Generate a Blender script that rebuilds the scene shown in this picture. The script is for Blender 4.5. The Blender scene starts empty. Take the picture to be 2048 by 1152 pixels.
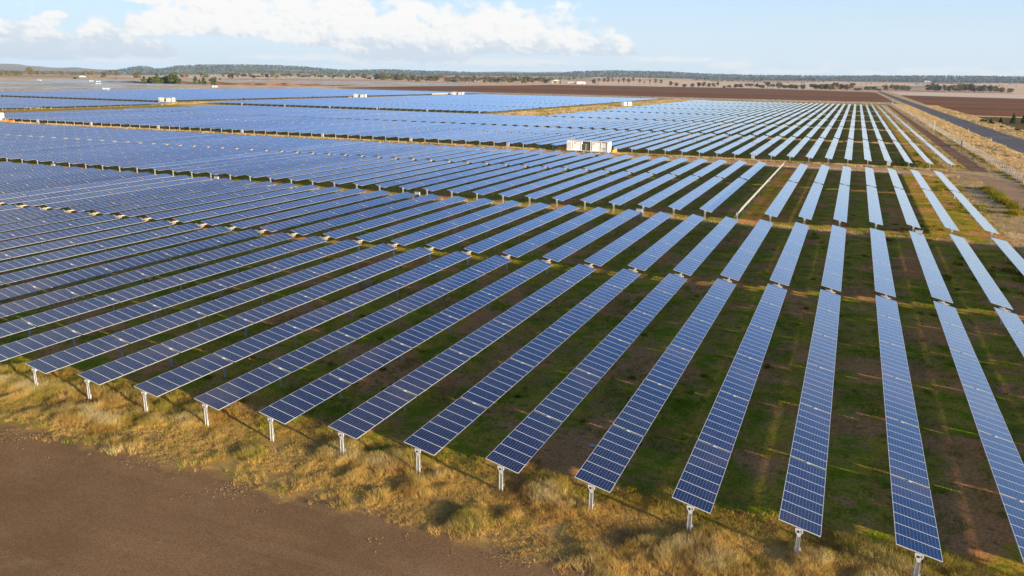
import bpy, math, random
import numpy as np
from mathutils import Vector, Matrix, Euler

SC = bpy.context.scene
COL = SC.collection
R = math.radians
HAZE_ON, HAZE_D = True, 3.2e-5

# ------------------------------------------------------------------ camera
CAM = (50.341, -36.230, 21.496)
FPX, PITCH, ROLL, YAW = 1618.58, -14.562, 0.9705, -22.278
pi_, ro_, ya_ = R(PITCH), R(ROLL), R(YAW)
Fv = Vector((math.sin(ya_)*math.cos(pi_), math.cos(ya_)*math.cos(pi_), math.sin(pi_)))
R0 = Vector((math.cos(ya_), -math.sin(ya_), 0))
U0 = R0.cross(Fv)
Rv = R0*math.cos(ro_) + U0*math.sin(ro_)
Uv = -R0*math.sin(ro_) + U0*math.cos(ro_)
cd = bpy.data.cameras.new('camera')
cam = bpy.data.objects.new('camera', cd)
COL.objects.link(cam)
cam.matrix_world = Matrix(((Rv.x, Uv.x, -Fv.x, CAM[0]), (Rv.y, Uv.y, -Fv.y, CAM[1]), (Rv.z, Uv.z, -Fv.z, CAM[2]), (0, 0, 0, 1)))
cd.sensor_width = 36.0
cd.lens = FPX/2048*36.0
cd.clip_start = 0.5
cd.clip_end = 60000
SC.camera = cam

# ------------------------------------------------------------------ light
SUN_AZ, SUN_EL = math.atan2(1.0, -0.37), R(8.0)
sv = Vector((math.sin(SUN_AZ)*math.cos(SUN_EL), math.cos(SUN_AZ)*math.cos(SUN_EL), math.sin(SUN_EL)))
ld = bpy.data.lights.new('sun', 'SUN')
ld.energy = SUN_E = 5.0
ld.angle = R(0.53)
ld.color = (1.0, 0.82, 0.56)
sun = bpy.data.objects.new('sun', ld)
COL.objects.link(sun)
sun.rotation_euler = sv.to_track_quat('Z', 'Y').to_euler()

SC.view_settings.view_transform = 'Standard'
SC.view_settings.look = 'None'
SC.view_settings.gamma = 1
SC.view_settings.exposure = 1.15
SC.render.engine = 'CYCLES'
cy = SC.cycles
cy.use_denoising = True
cy.max_bounces = 6
cy.diffuse_bounces = 3
cy.glossy_bounces = 3
cy.transmission_bounces = 2
cy.transparent_max_bounces = 12
cy.volume_bounces = 0
cy.caustics_reflective = False
cy.caustics_refractive = False

# ------------------------------------------------------------------ world
W = bpy.data.worlds.new('World')
SC.world = W
W.use_nodes = True
nt = W.node_tree
nt.nodes.clear()
class NT:
    def __init__(s, tree): s.t = tree
    def n(s, typ, **kw):
        nd = s.t.nodes.new(typ)
        for k, v in kw.items(): setattr(nd, k, v)
        return nd
    def put(s, sock, v):
        if v is None: return
        if isinstance(v, bpy.types.NodeSocket): s.t.links.new(v, sock)
        else:
            if isinstance(v, tuple) and len(v) == 3 and sock.type == 'RGBA': v = v+(1,)
            sock.default_value = v
    def m(s, op, a, b=None, c=None, clamp=False):
        nd = s.n('ShaderNodeMath', operation=op, use_clamp=clamp)
        s.put(nd.inputs[0], a); s.put(nd.inputs[1], b); s.put(nd.inputs[2], c)
        return nd.outputs[0]
    def vm(s, op, a, b=None):
        nd = s.n('ShaderNodeVectorMath', operation=op)
        s.put(nd.inputs[0], a)
        if b is not None: s.put(nd.inputs[1], b)
        return nd.outputs[0]
    def mix(s, fac, a, b, mode='MIX'):
        nd = s.n('ShaderNodeMix', data_type='RGBA', blend_type=mode)
        s.put(nd.inputs[0], fac); s.put(nd.inputs[6], a); s.put(nd.inputs[7], b)
        return nd.outputs[2]
    def noise(s, vec, scale, detail=4, rough=.55, out='Fac'):
        nd = s.n('ShaderNodeTexNoise')
        s.put(nd.inputs['Vector'], vec)
        nd.inputs['Scale'].default_value = scale
        nd.inputs['Detail'].default_value = detail
        nd.inputs['Roughness'].default_value = rough
        return nd.outputs[out]
    def ramp(s, fac, stops, interp='LINEAR'):
        nd = s.n('ShaderNodeValToRGB')
        cr = nd.color_ramp; cr.interpolation = interp
        while len(cr.elements) > 1: cr.elements.remove(cr.elements[-1])
        cr.elements[0].position = stops[0][0]; cr.elements[0].color = tuple(stops[0][1])+(1,)
        for p, c in stops[1:]:
            e = cr.elements.new(p); e.color = tuple(c)+(1,)
        s.put(nd.inputs[0], fac)
        return nd.outputs[0]
    def smooth(s, v, lo, hi, a=0.0, b=1.0):
        nd = s.n('ShaderNodeMapRange', interpolation_type='SMOOTHSTEP')
        s.put(nd.inputs[0], v)
        for i, q in zip((1, 2, 3, 4), (lo, hi, a, b)): s.put(nd.inputs[i], q)
        return nd.outputs[0]
    def xyz(s, x, y, z):
        nd = s.n('ShaderNodeCombineXYZ')
        for i, q in enumerate((x, y, z)): s.put(nd.inputs[i], q)
        return nd.outputs[0]

w = NT(nt)
sky = w.n('ShaderNodeTexSky', sky_type='NISHITA', sun_disc=False)
sky.sun_elevation = SUN_EL
sky.sun_rotation = SUN_AZ
sky.altitude = 350
sky.air_density = 1.0
sky.dust_density = 0.6
sky.ozone_density = 1.6
CL = [(-52.32, 0.89, 2.96, 2.76, 0.5), (-54.27, 1.33, 2.3, 2.12, 0.71), (-48.17, 1.3, 2.04, 2.12, 0.64), (-45.8, 1.06, 1.98, 0.99, 0.28), (-50.78, 3.15, 0.92, 0.35, 0.21), (-44.81, 2.53, 3.95, 1.49, 0.42), (-41.26, 2.59, 6.25, 2.83, 0.5), (-37.87, 2.7, 4.28, 2.83, 0.5), (-45.51, 4.41, 1.98, 0.78, 0.5), (-33.73, 2.24, 4.28, 3.89, 0.85), (-29.45, 1.7, 6.25, 3.89, 0.99), (-25.07, 2.04, 6.58, 3.19, 0.71), (-21.33, 1.84, 6.25, 3.04, 0.42), (-17.6, 1.7, 3.95, 1.63, 0.21), (-15.24, 1.67, 1.98, 0.57, 0.14), (-33.35, 3.83, 2.96, 2.12, 1.06)]
ST = [(-11.9, 1.32, 5.27, 0.32, 0.14), (-26.76, 1.03, 13.83, 0.35, 0.42), (-37.96, 1.0, 5.27, 0.28, 0.18), (-48.64, 0.64, 8.56, 0.42, 0.18), (-4.78, 0.58, 5.27, 0.42, 0.11), (-2.34, 0.65, 1.98, 0.78, 0.11), (1.2, 0.63, 2.96, 0.42, 0.11), (4.14, 0.67, 3.95, 0.57, 0.11), (7.33, 0.65, 2.96, 0.57, 0.11), (-7.96, 0.8, 2.3, 0.78, 0.14)]
tc = w.n('ShaderNodeTexCoord')
sep = w.n('ShaderNodeSeparateXYZ'); nt.links.new(tc.outputs['Generated'], sep.inputs[0])
X, Y, Z = sep.outputs
az = w.m('MULTIPLY', w.m('ARCTAN2', X, Y), 57.29578)
el = w.m('MULTIPLY', w.m('ARCSINE', Z), 57.29578)
def blobs(lst):
    best = None
    for a, e, hw, up, dn in lst:
        dx = w.m('DIVIDE', w.m('SUBTRACT', az, a), hw)
        de = w.m('SUBTRACT', el, e)
        dy = w.m('MAXIMUM', w.m('DIVIDE', de, up), w.m('DIVIDE', de, -dn))
        s_ = w.m('SUBTRACT', 1.0, w.m('SQRT', w.m('ADD', w.m('MULTIPLY', dx, dx), w.m('MULTIPLY', dy, dy))))
        best = s_ if best is None else w.m('MAXIMUM', best, s_)
    return best
cpos = w.xyz(w.m('MULTIPLY', az, 0.8), w.m('MULTIPLY', el, 1.05), 0.0)
wp = w.noise(cpos, 0.9, 3, .5, 'Color')
cp2 = w.vm('ADD', cpos, w.vm('MULTIPLY', w.vm('SUBTRACT', wp, (0.5, 0.5, 0.5)), (0.5, 0.5, 0.5)))
bil = w.noise(cp2, 0.7, 5, .5)
puff = w.noise(cp2, 1.7, 5, .5)
puff2 = w.noise(w.vm('ADD', cp2, (0.12, 0.16, 0.0)), 1.7, 3, .5)
rel = w.m('SUBTRACT', puff, puff2)
s1 = blobs(CL)
e1 = w.m('ADD', w.m('ADD', s1, w.m('MULTIPLY', w.m('SUBTRACT', bil, 0.5), 1.5)), w.m('MULTIPLY', w.m('SUBTRACT', puff, 0.5), 0.35))
d1 = w.smooth(e1, 0.05, 0.36, 0.0, 0.97)
spos = w.xyz(w.m('MULTIPLY', az, 0.16), w.m('MULTIPLY', el, 1.3), 3.7)
stn = w.noise(spos, 1.6, 6, .6)
s2 = blobs(ST)
d2 = w.smooth(w.m('ADD', s2, w.m('MULTIPLY', w.m('SUBTRACT', w.noise(w.xyz(w.m('MULTIPLY', az, 0.5), w.m('MULTIPLY', el, 1.6), 9.0), 1.4, 7, .62), 0.5), 2.6)), 0.05, 0.75, 0.0, 0.75)
# broad thin haze-cloud bank under the cumulus and soft cloud texture higher up (seen in the glass)
band = w.m('MULTIPLY', w.smooth(el, 2.4, 0.9), w.smooth(stn, 0.34, 0.68, 0.0, 0.55))
band = w.m('MULTIPLY', band, w.smooth(az, -6.0, -20.0, 0.25, 1.0))
hi_p = w.xyz(w.m('DIVIDE', X, w.m('ADD', Z, 0.25)), w.m('DIVIDE', Y, w.m('ADD', Z, 0.25)), 0.0)
hin = w.noise(hi_p, 1.5, 6, .58)
d3 = w.m('MULTIPLY', w.smooth(el, 5.5, 14.0), w.m('ADD', w.m('MULTIPLY', w.smooth(hin, 0.50, 0.75, 0.0, 0.35), 1.0), w.m('MULTIPLY', w.m('MULTIPLY', w.smooth(az, -14.0, -58.0), w.smooth(el, 60.0, 30.0)), w.smooth(hin, 0.30, 0.62, 0.30, 0.74))), clamp=True)
K = CLOUD_K = 3.75
hgt = w.smooth(w.m('ADD', el, w.m('MULTIPLY', bil, 2.4)), 2.0, 4.4)
lit = w.smooth(w.m('ADD', w.m('MULTIPLY', rel, 0.8), w.m('ADD', w.m('MULTIPLY', w.m('SUBTRACT', hgt, 0.55), 0.50), w.m('MULTIPLY', w.m('SUBTRACT', bil, 0.5), 0.3))), -0.22, 0.22)
ccol = w.mix(lit, (0.68*K, 0.76*K, 0.86*K), (1.02*K, 1.0*K, 0.97*K))
skyc = w.mix(1.0, sky.outputs[0], w.mix(w.smooth(el, 12.0, 36.0), (0.24, 0.66, 1.34), (0.12, 0.27, 0.60)), 'MULTIPLY')
hz = w.m('ADD', w.smooth(el, 9.0, 0.0, 0.0, 0.40), w.smooth(el, 24.0, 4.0, 0.0, 0.58))
c = w.mix(hz, skyc, (0.76*K, 0.87*K, 0.97*K))
c = w.mix(band, c, (0.72*K, 0.86*K, 0.97*K))
c = w.mix(d2, c, (0.97*K, 0.96*K, 0.95*K))
c = w.mix(d1, c, ccol)
c = w.mix(d3, c, (0.54*K, 0.66*K, 0.86*K))
bg = w.n('ShaderNodeBackground'); nt.links.new(c, bg.inputs[0]); bg.inputs[1].default_value = SKY_S = 0.12
wo = w.n('ShaderNodeOutputWorld'); nt.links.new(bg.outputs[0], wo.inputs[0])

# ------------------------------------------------------------------ helpers
rng = np.random.default_rng(7)
random.seed(7)

def tag(o, label=None, cat=None, group=None, kind=None):
    if label: o['label'] = label
    if cat: o['category'] = cat
    if group: o['group'] = group
    if kind: o['kind'] = kind
    return o

def empty(name, loc=(0, 0, 0), rz=0.0):
    o = bpy.data.objects.new(name, None); COL.objects.link(o)
    o.location = loc; o.rotation_euler = (0, 0, rz); o.empty_display_size = 0.5
    return o

def link(name, me, parent=None, loc=(0, 0, 0), rot=(0, 0, 0)):
    o = bpy.data.objects.new(name, me); COL.objects.link(o)
    if parent: o.parent = parent
    o.location = loc; o.rotation_euler = rot
    return o

class MB:
    """collects polygons with material slots, builds one mesh"""
    def __init__(s): s.v = []; s.f = []; s.mi = []; s.uv = []
    def poly(s, pts, mi=0, uv=None):
        b = len(s.v); s.v += [tuple(p) for p in pts]; s.f.append(tuple(range(b, b+len(pts)))); s.mi.append(mi)
        s.uv += list(uv) if uv else [(0.0, 0.0)]*len(pts)
    def box(s, c, d, mi=0, M=None):
        hx, hy, hz = d[0]/2, d[1]/2, d[2]/2
        P = [Vector((c[0]+sx*hx, c[1]+sy*hy, c[2]+sz*hz)) for sz in (-1, 1) for sy in (-1, 1) for sx in (-1, 1)]
        if M is not None: P = [M @ p for p in P]
        for q in ((0, 2, 3, 1), (4, 5, 7, 6), (0, 1, 5, 4), (1, 3, 7, 5), (3, 2, 6, 7), (2, 0, 4, 6)):
            s.poly([P[i] for i in q], mi)
    def tube(s, a, b, r0, r1=None, n=8, mi=0, cap=True, micap=None):
        a = Vector(a); b = Vector(b); r1 = r0 if r1 is None else r1
        d = (b-a).normalized(); u = d.orthogonal().normalized(); v = d.cross(u)
        A = [a+(u*math.cos(t)+v*math.sin(t))*r0 for t in [2*math.pi*i/n for i in range(n)]]
        B = [b+(u*math.cos(t)+v*math.sin(t))*r1 for t in [2*math.pi*i/n for i in range(n)]]
        for i in range(n):
            j = (i+1) % n; s.poly([A[i], A[j], B[j], B[i]], mi)
        if cap:
            mc = mi if micap is None else micap
            s.poly(A[::-1], mc); s.poly(B, mc)
    def ring(s, c, axis, ro, ri, th, n=20, mi=0):
        c = Vector(c); ax = Vector(axis).normalized(); u = ax.orthogonal().normalized(); v = ax.cross(u)
        def P(r, t, z): return c+(u*math.cos(t)+v*math.sin(t))*r+ax*z
        for i in range(n):
            a, b = 2*math.pi*i/n, 2*math.pi*(i+1)/n
            s.poly([P(ro, a, -th), P(ro, b, -th), P(ro, b, th), P(ro, a, th)], mi)
            s.poly([P(ri, a, th), P(ri, b, th), P(ri, b, -th), P(ri, a, -th)], mi)
            s.poly([P(ro, a, th), P(ro, b, th), P(ri, b, th), P(ri, a, th)], mi)
            s.poly([P(ri, a, -th), P(ri, b, -th), P(ro, b, -th), P(ro, a, -th)], mi)
    def mesh(s, name, mats):
        me = bpy.data.meshes.new(name)
        me.from_pydata(s.v, [], s.f)
        for m in (mats if isinstance(mats, (list, tuple)) else [mats]): me.materials.append(m)
        me.polygons.foreach_set('material_index', s.mi)
        ul = me.uv_layers.new(name='UVMap')
        ul.data.foreach_set('uv', np.array(s.uv, dtype=np.float32).ravel())
        me.update()
        return me
    def build(s, name, mats, parent=None, loc=(0, 0, 0), rot=(0, 0, 0)):
        return link(name, s.mesh(name, mats), parent, loc, rot)

def npmesh(name, V, F, mats, col=None, uv=None, mi=None, smooth=False):
    """V (n,3), F (m,k) numpy -> mesh, fast"""
    me = bpy.data.meshes.new(name)
    V = np.asarray(V, np.float32); F = np.asarray(F, np.int32); k = F.shape[1]
    me.vertices.add(len(V)); me.vertices.foreach_set('co', V.ravel())
    me.loops.add(F.size); me.loops.foreach_set('vertex_index', F.ravel())
    me.polygons.add(len(F))
    me.polygons.foreach_set('loop_start', np.arange(0, F.size, k, dtype=np.int32))
    me.polygons.foreach_set('loop_total', np.full(len(F), k, np.int32))
    for m in (mats if isinstance(mats, (list, tuple)) else [mats]): me.materials.append(m)
    if mi is not None: me.polygons.foreach_set('material_index', np.asarray(mi, np.int32))
    if col is not None:
        a = me.color_attributes.new('Col', 'FLOAT_COLOR', 'POINT')
        c4 = np.ones((len(V), 4), np.float32); c4[:, :3] = col
        a.data.foreach_set('color', c4.ravel())
    if uv is not None:
        ul = me.uv_layers.new(name='UVMap'); ul.data.foreach_set('uv', np.asarray(uv, np.float32).ravel())
    if smooth: me.polygons.foreach_set('use_smooth', np.ones(len(F), bool))
    me.update(calc_edges=True)
    return me

def fbm(x, y, s, seed=0, octv=3):
    """cheap value noise in [0,1]"""
    r = np.zeros_like(x, dtype=np.float64); amp = 0; a = 1.0
    for o in range(octv):
        xs, ys = x/s, y/s
        xi = np.floor(xs).astype(np.int64); yi = np.floor(ys).astype(np.int64)
        fx = xs-xi; fy = ys-yi; fx = fx*fx*(3-2*fx); fy = fy*fy*(3-2*fy)
        def h(i, j):
            q = (i*374761393+j*668265263+(seed+o)*2246822519) & 0xffffffff
            q = ((q ^ (q >> 13))*1274126177) & 0xffffffff
            return ((q ^ (q >> 16)) & 0xffff)/65535.0
        v = (h(xi, yi)*(1-fx)+h(xi+1, yi)*fx)*(1-fy)+(h(xi, yi+1)*(1-fx)+h(xi+1, yi+1)*fx)*fy
        r += v*a; amp += a; a *= .55; s /= 2.1
    return r/amp

def project(P):
    d = Vector(P)-Vector(CAM); z = d.dot(Fv)
    if z < 1: return None
    return (1024+FPX*d.dot(Rv)/z, 576-FPX*d.dot(Uv)/z)
def in_frame(P, m=0):
    q = project(P)
    return q is not None and -m < q[0] < 2048+m and -m < q[1] < 1152+m

ONES = 'zeroth first second third fourth fifth sixth seventh eighth ninth tenth eleventh twelfth thirteenth fourteenth fifteenth sixteenth seventeenth eighteenth nineteenth'.split()
TENS = ['', '', 'twenty', 'thirty', 'forty', 'fifty', 'sixty', 'seventy', 'eighty', 'ninety']
def ordinal(n):
    if n < 20: return ONES[n]
    if n % 10 == 0: return TENS[n//10][:-1]+'ieth'
    if n > 99: return 'hundred and '+ordinal(n-100)
    return TENS[n//10]+'-'+ONES[n % 10]

# ------------------------------------------------------------------ materials
MATS = {}
def newmat(name):
    m = bpy.data.materials.new(name); m.use_nodes = True
    m.node_tree.nodes.clear(); t = NT(m.node_tree)
    out = t.n('ShaderNodeOutputMaterial')
    MATS[name] = m
    return m, t, out
def pbr(t, out, col, rough=.6, metal=0.0, spec=.5, normal=None):
    b = t.n('ShaderNodeBsdfPrincipled')
    t.put(b.inputs['Base Color'], col if not isinstance(col, tuple) else col+(1,))
    t.put(b.inputs['Roughness'], rough); t.put(b.inputs['Metallic'], metal)
    t.put(b.inputs['Specular IOR Level'], spec)
    if normal is not None: t.put(b.inputs['Normal'], normal)
    t.t.links.new(b.outputs[0], out.inputs[0])
    return b
def simple(name, col, rough=.6, metal=0.0, var=.12, scale=3.0, spec=.5):
    m, t, out = newmat(name)
    tc = t.n('ShaderNodeTexCoord')
    n = t.noise(tc.outputs['Object'], scale, 4, .6)
    f = t.smooth(n, .3, .7, 1-var, 1+var)
    cc = t.vm('SCALE', tuple(col)); cc.node.inputs['Scale'].default_value = 1; t.put(cc.node.inputs['Scale'], f)
    pbr(t, out, cc, rough, metal, spec)
    return m
def bump(t, h, strength=.3, dist=.1):
    b = t.n('ShaderNodeBump'); b.inputs['Strength'].default_value = strength; b.inputs['Distance'].default_value = dist
    t.put(b.inputs['Height'], h); return b.outputs[0]

M_STEEL = simple('galvanised_steel', (.62, .63, .62), .45, .35, .15, 4)
M_WHITE = simple('white_coated_metal', (.64, .64, .62), .5, 0, .06, 2)
M_CABIN = simple('cabin_paint', (.80, .80, .78), .5, 0, .05, .8)
M_CABGREY = simple('cabin_grey_paint', (.60, .62, .64), .5, 0, .06, 1)
M_DARK = simple('black_rubber', (.02, .02, .022), .6)
M_FRAME = simple('anodised_frame', (.60, .61, .63), .38, .25, .05, 6)
M_BACK = simple('white_backsheet', (.46, .45, .42), .6, 0, .06, 2)
M_ORANGE = simple('orange_plastic', (.85, .33, .03), .5)
M_GREYBOX = simple('grey_enclosure', (.38, .41, .43), .5, 0, .06, 1)
M_SHED = simple('shed_iron', (.45, .46, .45), .5, .2, .2, .3)
M_SHEDW = simple('white_shed_iron', (.72, .72, .70), .5, 0, .08, .3)
M_OLIVE = simple('olive_transformer_paint', (.16, .17, .10), .5, 0, .1, 2)
M_BARK = simple('bark', (.22, .18, .14), .9, 0, .3, 2)
M_TIMBER = simple('weathered_timber', (.28, .23, .17), .9, 0, .3, 2)
M_HAY = simple('hay', (.34, .20, .09), .95, 0, .35, 12)
M_RAG = simple('pale_plastic_sheet', (.6, .58, .55), .6)

# photovoltaic glass: UV x = 0..1 over the 1.96 m length (12 cells), y = module index + 0..1 over 0.99 m (6 cells)
def glass(name, frame):
    m, t, out = newmat(name)
    uvn = t.n('ShaderNodeUVMap'); uvn.uv_map = 'UVMap'
    s = t.n('ShaderNodeSeparateXYZ'); t.put(s.inputs[0], uvn.outputs[0])
    u, v = s.outputs[0], s.outputs[1]
    vf = t.m('FRACT', v); vi = t.m('FLOOR', v)
    cu = t.m('MULTIPLY', t.m('DIVIDE', t.m('SUBTRACT', u, .012), .976), 12.0)
    cv = t.m('MULTIPLY', t.m('DIVIDE', t.m('SUBTRACT', vf, .024), .952), 6.0)
    fu = t.m('FRACT', cu); fv = t.m('FRACT', cv)
    du = t.m('MINIMUM', fu, t.m('SUBTRACT', 1.0, fu)); dv = t.m('MINIMUM', fv, t.m('SUBTRACT', 1.0, fv))
    line = t.m('LESS_THAN', t.m('MINIMUM', du, dv), .017)
    dia = t.m('LESS_THAN', t.m('ADD', du, dv), .12)
    bb = t.m('FRACT', t.m('MULTIPLY', fv, 5.0))
    bus = t.m('LESS_THAN', t.m('ABSOLUTE', t.m('SUBTRACT', bb, .5)), .045)
    bus = t.m('MULTIPLY', bus, .05)
    ob = t.n('ShaderNodeObjectInfo')
    wn = t.n('ShaderNodeTexWhiteNoise', noise_dimensions='2D')
    t.put(wn.inputs['Vector'], t.xyz(vi, t.m('MULTIPLY', ob.outputs['Random'], 57.3), 0.0))
    rnd = wn.outputs['Value']
    cell = t.mix(rnd, (.001, .008, .042), (.008, .013, .042))
    geo = t.n('ShaderNodeNewGeometry')
    dn = t.noise(geo.outputs['Position'], .12, 3, .5)
    gs = t.n('ShaderNodeSeparateXYZ'); t.put(gs.inputs[0], geo.outputs['Position'])
    rw = t.n('ShaderNodeTexWhiteNoise', noise_dimensions='2D')
    t.put(rw.inputs['Vector'], t.xyz(t.m('ROUND', t.m('DIVIDE', gs.outputs[0], 5.01236)), t.m('FLOOR', t.m('DIVIDE', gs.outputs[1], 47.03)), 0.0))
    cell = t.mix(t.smooth(rw.outputs['Value'], .60, 1.0, 0, .6), cell, (.026, .028, .050))
    cell = t.mix(t.smooth(dn, .50, .62, 0, .75), cell, (.050, .040, .055))
    c = t.mix(bus, cell, (.4, .44, .5))
    c = t.mix(t.m('MAXIMUM', line, dia), c, (.30, .34, .40))
    if frame:
        fr = t.m('MAXIMUM', t.m('GREATER_THAN', t.m('ABSOLUTE', t.m('SUBTRACT', vf, .5)), .47), t.m('GREATER_THAN', t.m('ABSOLUTE', t.m('SUBTRACT', u, .5)), .487))
        c = t.mix(fr, c, (.72, .73, .74))
    b = pbr(t, out, c, .13, 0, .65)
    b.inputs['IOR'].default_value = 1.5
    b.inputs['Coat Weight'].default_value = 1.0; b.inputs['Coat Roughness'].default_value = .07; b.inputs['Coat IOR'].default_value = 1.5
    dust = t.noise(geo.outputs['Position'], .9, 3, .6)
    t.put(b.inputs['Roughness'], t.smooth(dust, .3, .7, .07, .17))
    return m
M_GLASS = glass('solar_glass', False)
M_GLASS_FAR = glass('solar_glass_far', True)

# ground family -------------------------------------------------------------
def posnode(t):
    g = t.n('ShaderNodeNewGeometry'); return g.outputs['Position']
def front_mat():
    m, t, out = newmat('front_ground')
    p = posnode(t)
    def nz(k, sc, lo, hi, st): return t.smooth(t.noise(t.vm('ADD', p, (k*17.3, k*9.1, 0)), sc, 6, .62), lo, hi, 0, st)
    d = t.mix(nz(1, .12, .4, .65, .8), (.35, .20, .088), (.25, .142, .064)); d = t.mix(nz(2, .45, .55, .72, .35), d, (.46, .31, .17)); d = t.mix(nz(3, 2.0, .5, .7, .3), d, (.21, .135, .07))
    rn = t.noise(scaled(t, p, .03, .8), 1.0, 3, .5)
    d = t.mix(t.smooth(rn, .38, .50, 0, .25), d, (.25, .135, .062)); d = t.mix(t.smooth(rn, .58, .68, 0, .28), d, (.44, .28, .145))
    g = t.mix(nz(4, .5, .4, .65, .7), (.46, .27, .085), STRAW); g = t.mix(nz(5, .35, .5, .64, .6), g, OLIVE); g = t.mix(nz(6, .3, .55, .66, .8), g, (.42, .21, .08))
    s = t.n('ShaderNodeSeparateXYZ'); t.put(s.inputs[0], p)
    e = t.m('ADD', s.outputs[1], t.m('ADD', t.m('MULTIPLY', t.m('SUBTRACT', t.noise(p, .45, 5, .65), .5), 5.0), t.m('MULTIPLY', t.m('SUBTRACT', t.noise(p, 4.0, 4, .7), .5), 1.6)))
    c = t.mix(t.smooth(e, -5.6, -4.2), d, g)
    fine = t.noise(p, 12.0, 5, .7)
    c2 = t.vm('SCALE', c); t.put(c2.node.inputs['Scale'], t.smooth(fine, .30, .70, .70, 1.30))
    pbr(t, out, c2, .95, 0, 0.0, bump(t, fine, .6, .015))
    return m
def scaled(t, p, sx, sy, sz=1.0):
    return t.vm('MULTIPLY', p, (sx, sy, sz))
def ground_mat(name, cols, scales, bumpd=.05, rough=.95, stretch=(1, 1), fa=.38, ruts=0):
    """cols: list of (colour, noise scale, lo, hi, strength) laid over the first colour"""
    m, t, out = newmat(name)
    p = scaled(t, posnode(t), stretch[0], stretch[1])
    c = cols[0]
    for k, (cc, sc, lo, hi, st) in enumerate(cols[1:]):
        n = t.noise(t.vm('ADD', p, (k*17.3, k*9.1, 0)), sc, 6, .62)
        c = t.mix(t.smooth(n, lo, hi, 0, st), c, cc)
    fine = t.noise(p, scales, 5, .7)
    if ruts:
        rn = t.noise(scaled(t, posnode(t), .018, 1.1), 1.0, 3, .5)
        c = t.mix(t.smooth(rn, .40, .50, 0, .45), c, (.25, .125, .05)); c = t.mix(t.smooth(rn, .56, .66, 0, .4), c, (.46, .28, .14))
    c2 = t.vm('SCALE', c); t.put(c2.node.inputs['Scale'], t.smooth(fine, .25, .75, 1-fa, 1+fa))
    pbr(t, out, c2, rough, 0, 0.0, bump(t, fine, .6, bumpd))
    return m
SOIL = (.72, .33, .12); STRAW = (.68, .43, .12); OLIVE = (.52, .38, .04); GREEN = (.24, .30, .012); DIRT = (.34, .175, .07)
M_PLAIN = ground_mat('dry_plain', [(.85, .58, .32), ((.62, .38, .22), .004, .45, .6, .8), ((.22, .20, .09), .012, .55, .7, .6), (STRAW, .03, .5, .7, .5)], .3, 2.5)
M_ARRAY = ground_mat('array_ground', [(.50, .29, .08), (OLIVE, .28, .38, .56, .9), (GREEN, .45, .48, .58, .9), ((.55, .38, .08), .9, .54, .68, .8), (SOIL, .13, .51, .57, .95), ((.16, .13, .03), 1.3, .55, .66, .6)], 5.0, .08)
M_FRINGE = ground_mat('dry_grass_ground', [(.46, .27, .085), (STRAW, .5, .4, .65, .7), (OLIVE, .35, .5, .64, .7), (SOIL, .3, .58, .68, .6)], 7.0, .08)
M_TRACK = ground_mat('dirt_track', [DIRT, ((.26, .135, .058), .12, .4, .65, .8), ((.44, .26, .12), .45, .55, .72, .5), ((.20, .13, .07), 2.0, .5, .7, .35)], 14.0, .012, fa=.16, ruts=1)
M_SERVICE = ground_mat('service_road_dirt', [(.60, .38, .21), ((.48, .29, .15), .2, .4, .65, .8), ((.66, .49, .28), .6, .55, .72, .5)], 6.0, .12)
M_VERGE = ground_mat('straw_verge', [(.72, .50, .24), ((.52, .32, .16), .06, .42, .6, .8), ((.27, .23, .07), .12, .56, .68, .7), ((.78, .60, .32), .3, .5, .7, .7)], 1.2, .8)
M_AISLE = ground_mat('aisle_grass', [(.75, .54, .26), ((.50, .47, .05), .02, .46, .56, .9), ((.52, .33, .18), .08, .55, .68, .7)], .8, 1.2)
M_PLOUGH = ground_mat('ploughed_soil', [(.27, .135, .076), ((.36, .16, .078), .004, .42, .6, .9), ((.20, .115, .070), .009, .5, .62, .7)], .35, .9, stretch=(.25, 1))
M_PALE = ground_mat('pale_stubble', [(.95, .74, .52), ((.86, .64, .44), .006, .4, .6, .6)], .3, 1.0)
M_MOUND = ground_mat('red_earth', [(.26, .12, .06), ((.42, .28, .12), .03, .5, .65, .8)], .3, .3)
M_SAND = ground_mat('sandy_strip', [(.80, .60, .36), ((.66, .46, .26), .01, .5, .6, .6)], .3, .1)
M_ASPHALT = ground_mat('asphalt', [(.19, .18, .18), ((.27, .25, .22), .05, .45, .65, .6)], 3.0, .01, .85)

M_FRONT = front_mat()
# far country: patchwork of paddocks, woodland floor higher up
def far_mat():
    m, t, out = newmat('far_paddocks')
    p = posnode(t)
    vor = t.n('ShaderNodeTexVoronoi', feature='F1'); t.put(vor.inputs['Vector'], scaled(t, p, .9, .45))
    vor.inputs['Scale'].default_value = .0016; vor.inputs['Randomness'].default_value = .7
    s = t.n('ShaderNodeSeparateColor'); t.put(s.inputs[0], vor.outputs['Color'])
    c = t.ramp(s.outputs[0], [(0, (.92, .62, .36)), (.25, (.66, .38, .24)), (.42, (.95, .70, .42)), (.6, (.82, .52, .32)), (.72, (.36, .40, .22)), (.82, (.84, .66, .44)), (.93, (.38, .24, .18))], 'CONSTANT')
    n = t.noise(p, .01, 4, .6)
    c = t.mix(t.smooth(n, .5, .7, 0, .4), c, (.30, .22, .13))
    pbr(t, out, c, .95, 0, .1, bump(t, t.noise(p, .06, 4, .7), 1.0, 9.0))
    return m
M_FAR = far_mat()
M_WOODFLOOR = ground_mat('woodland_floor', [(.45, .36, .26), ((.28, .26, .17), .006, .4, .6, .8)], .02, .1)

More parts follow.
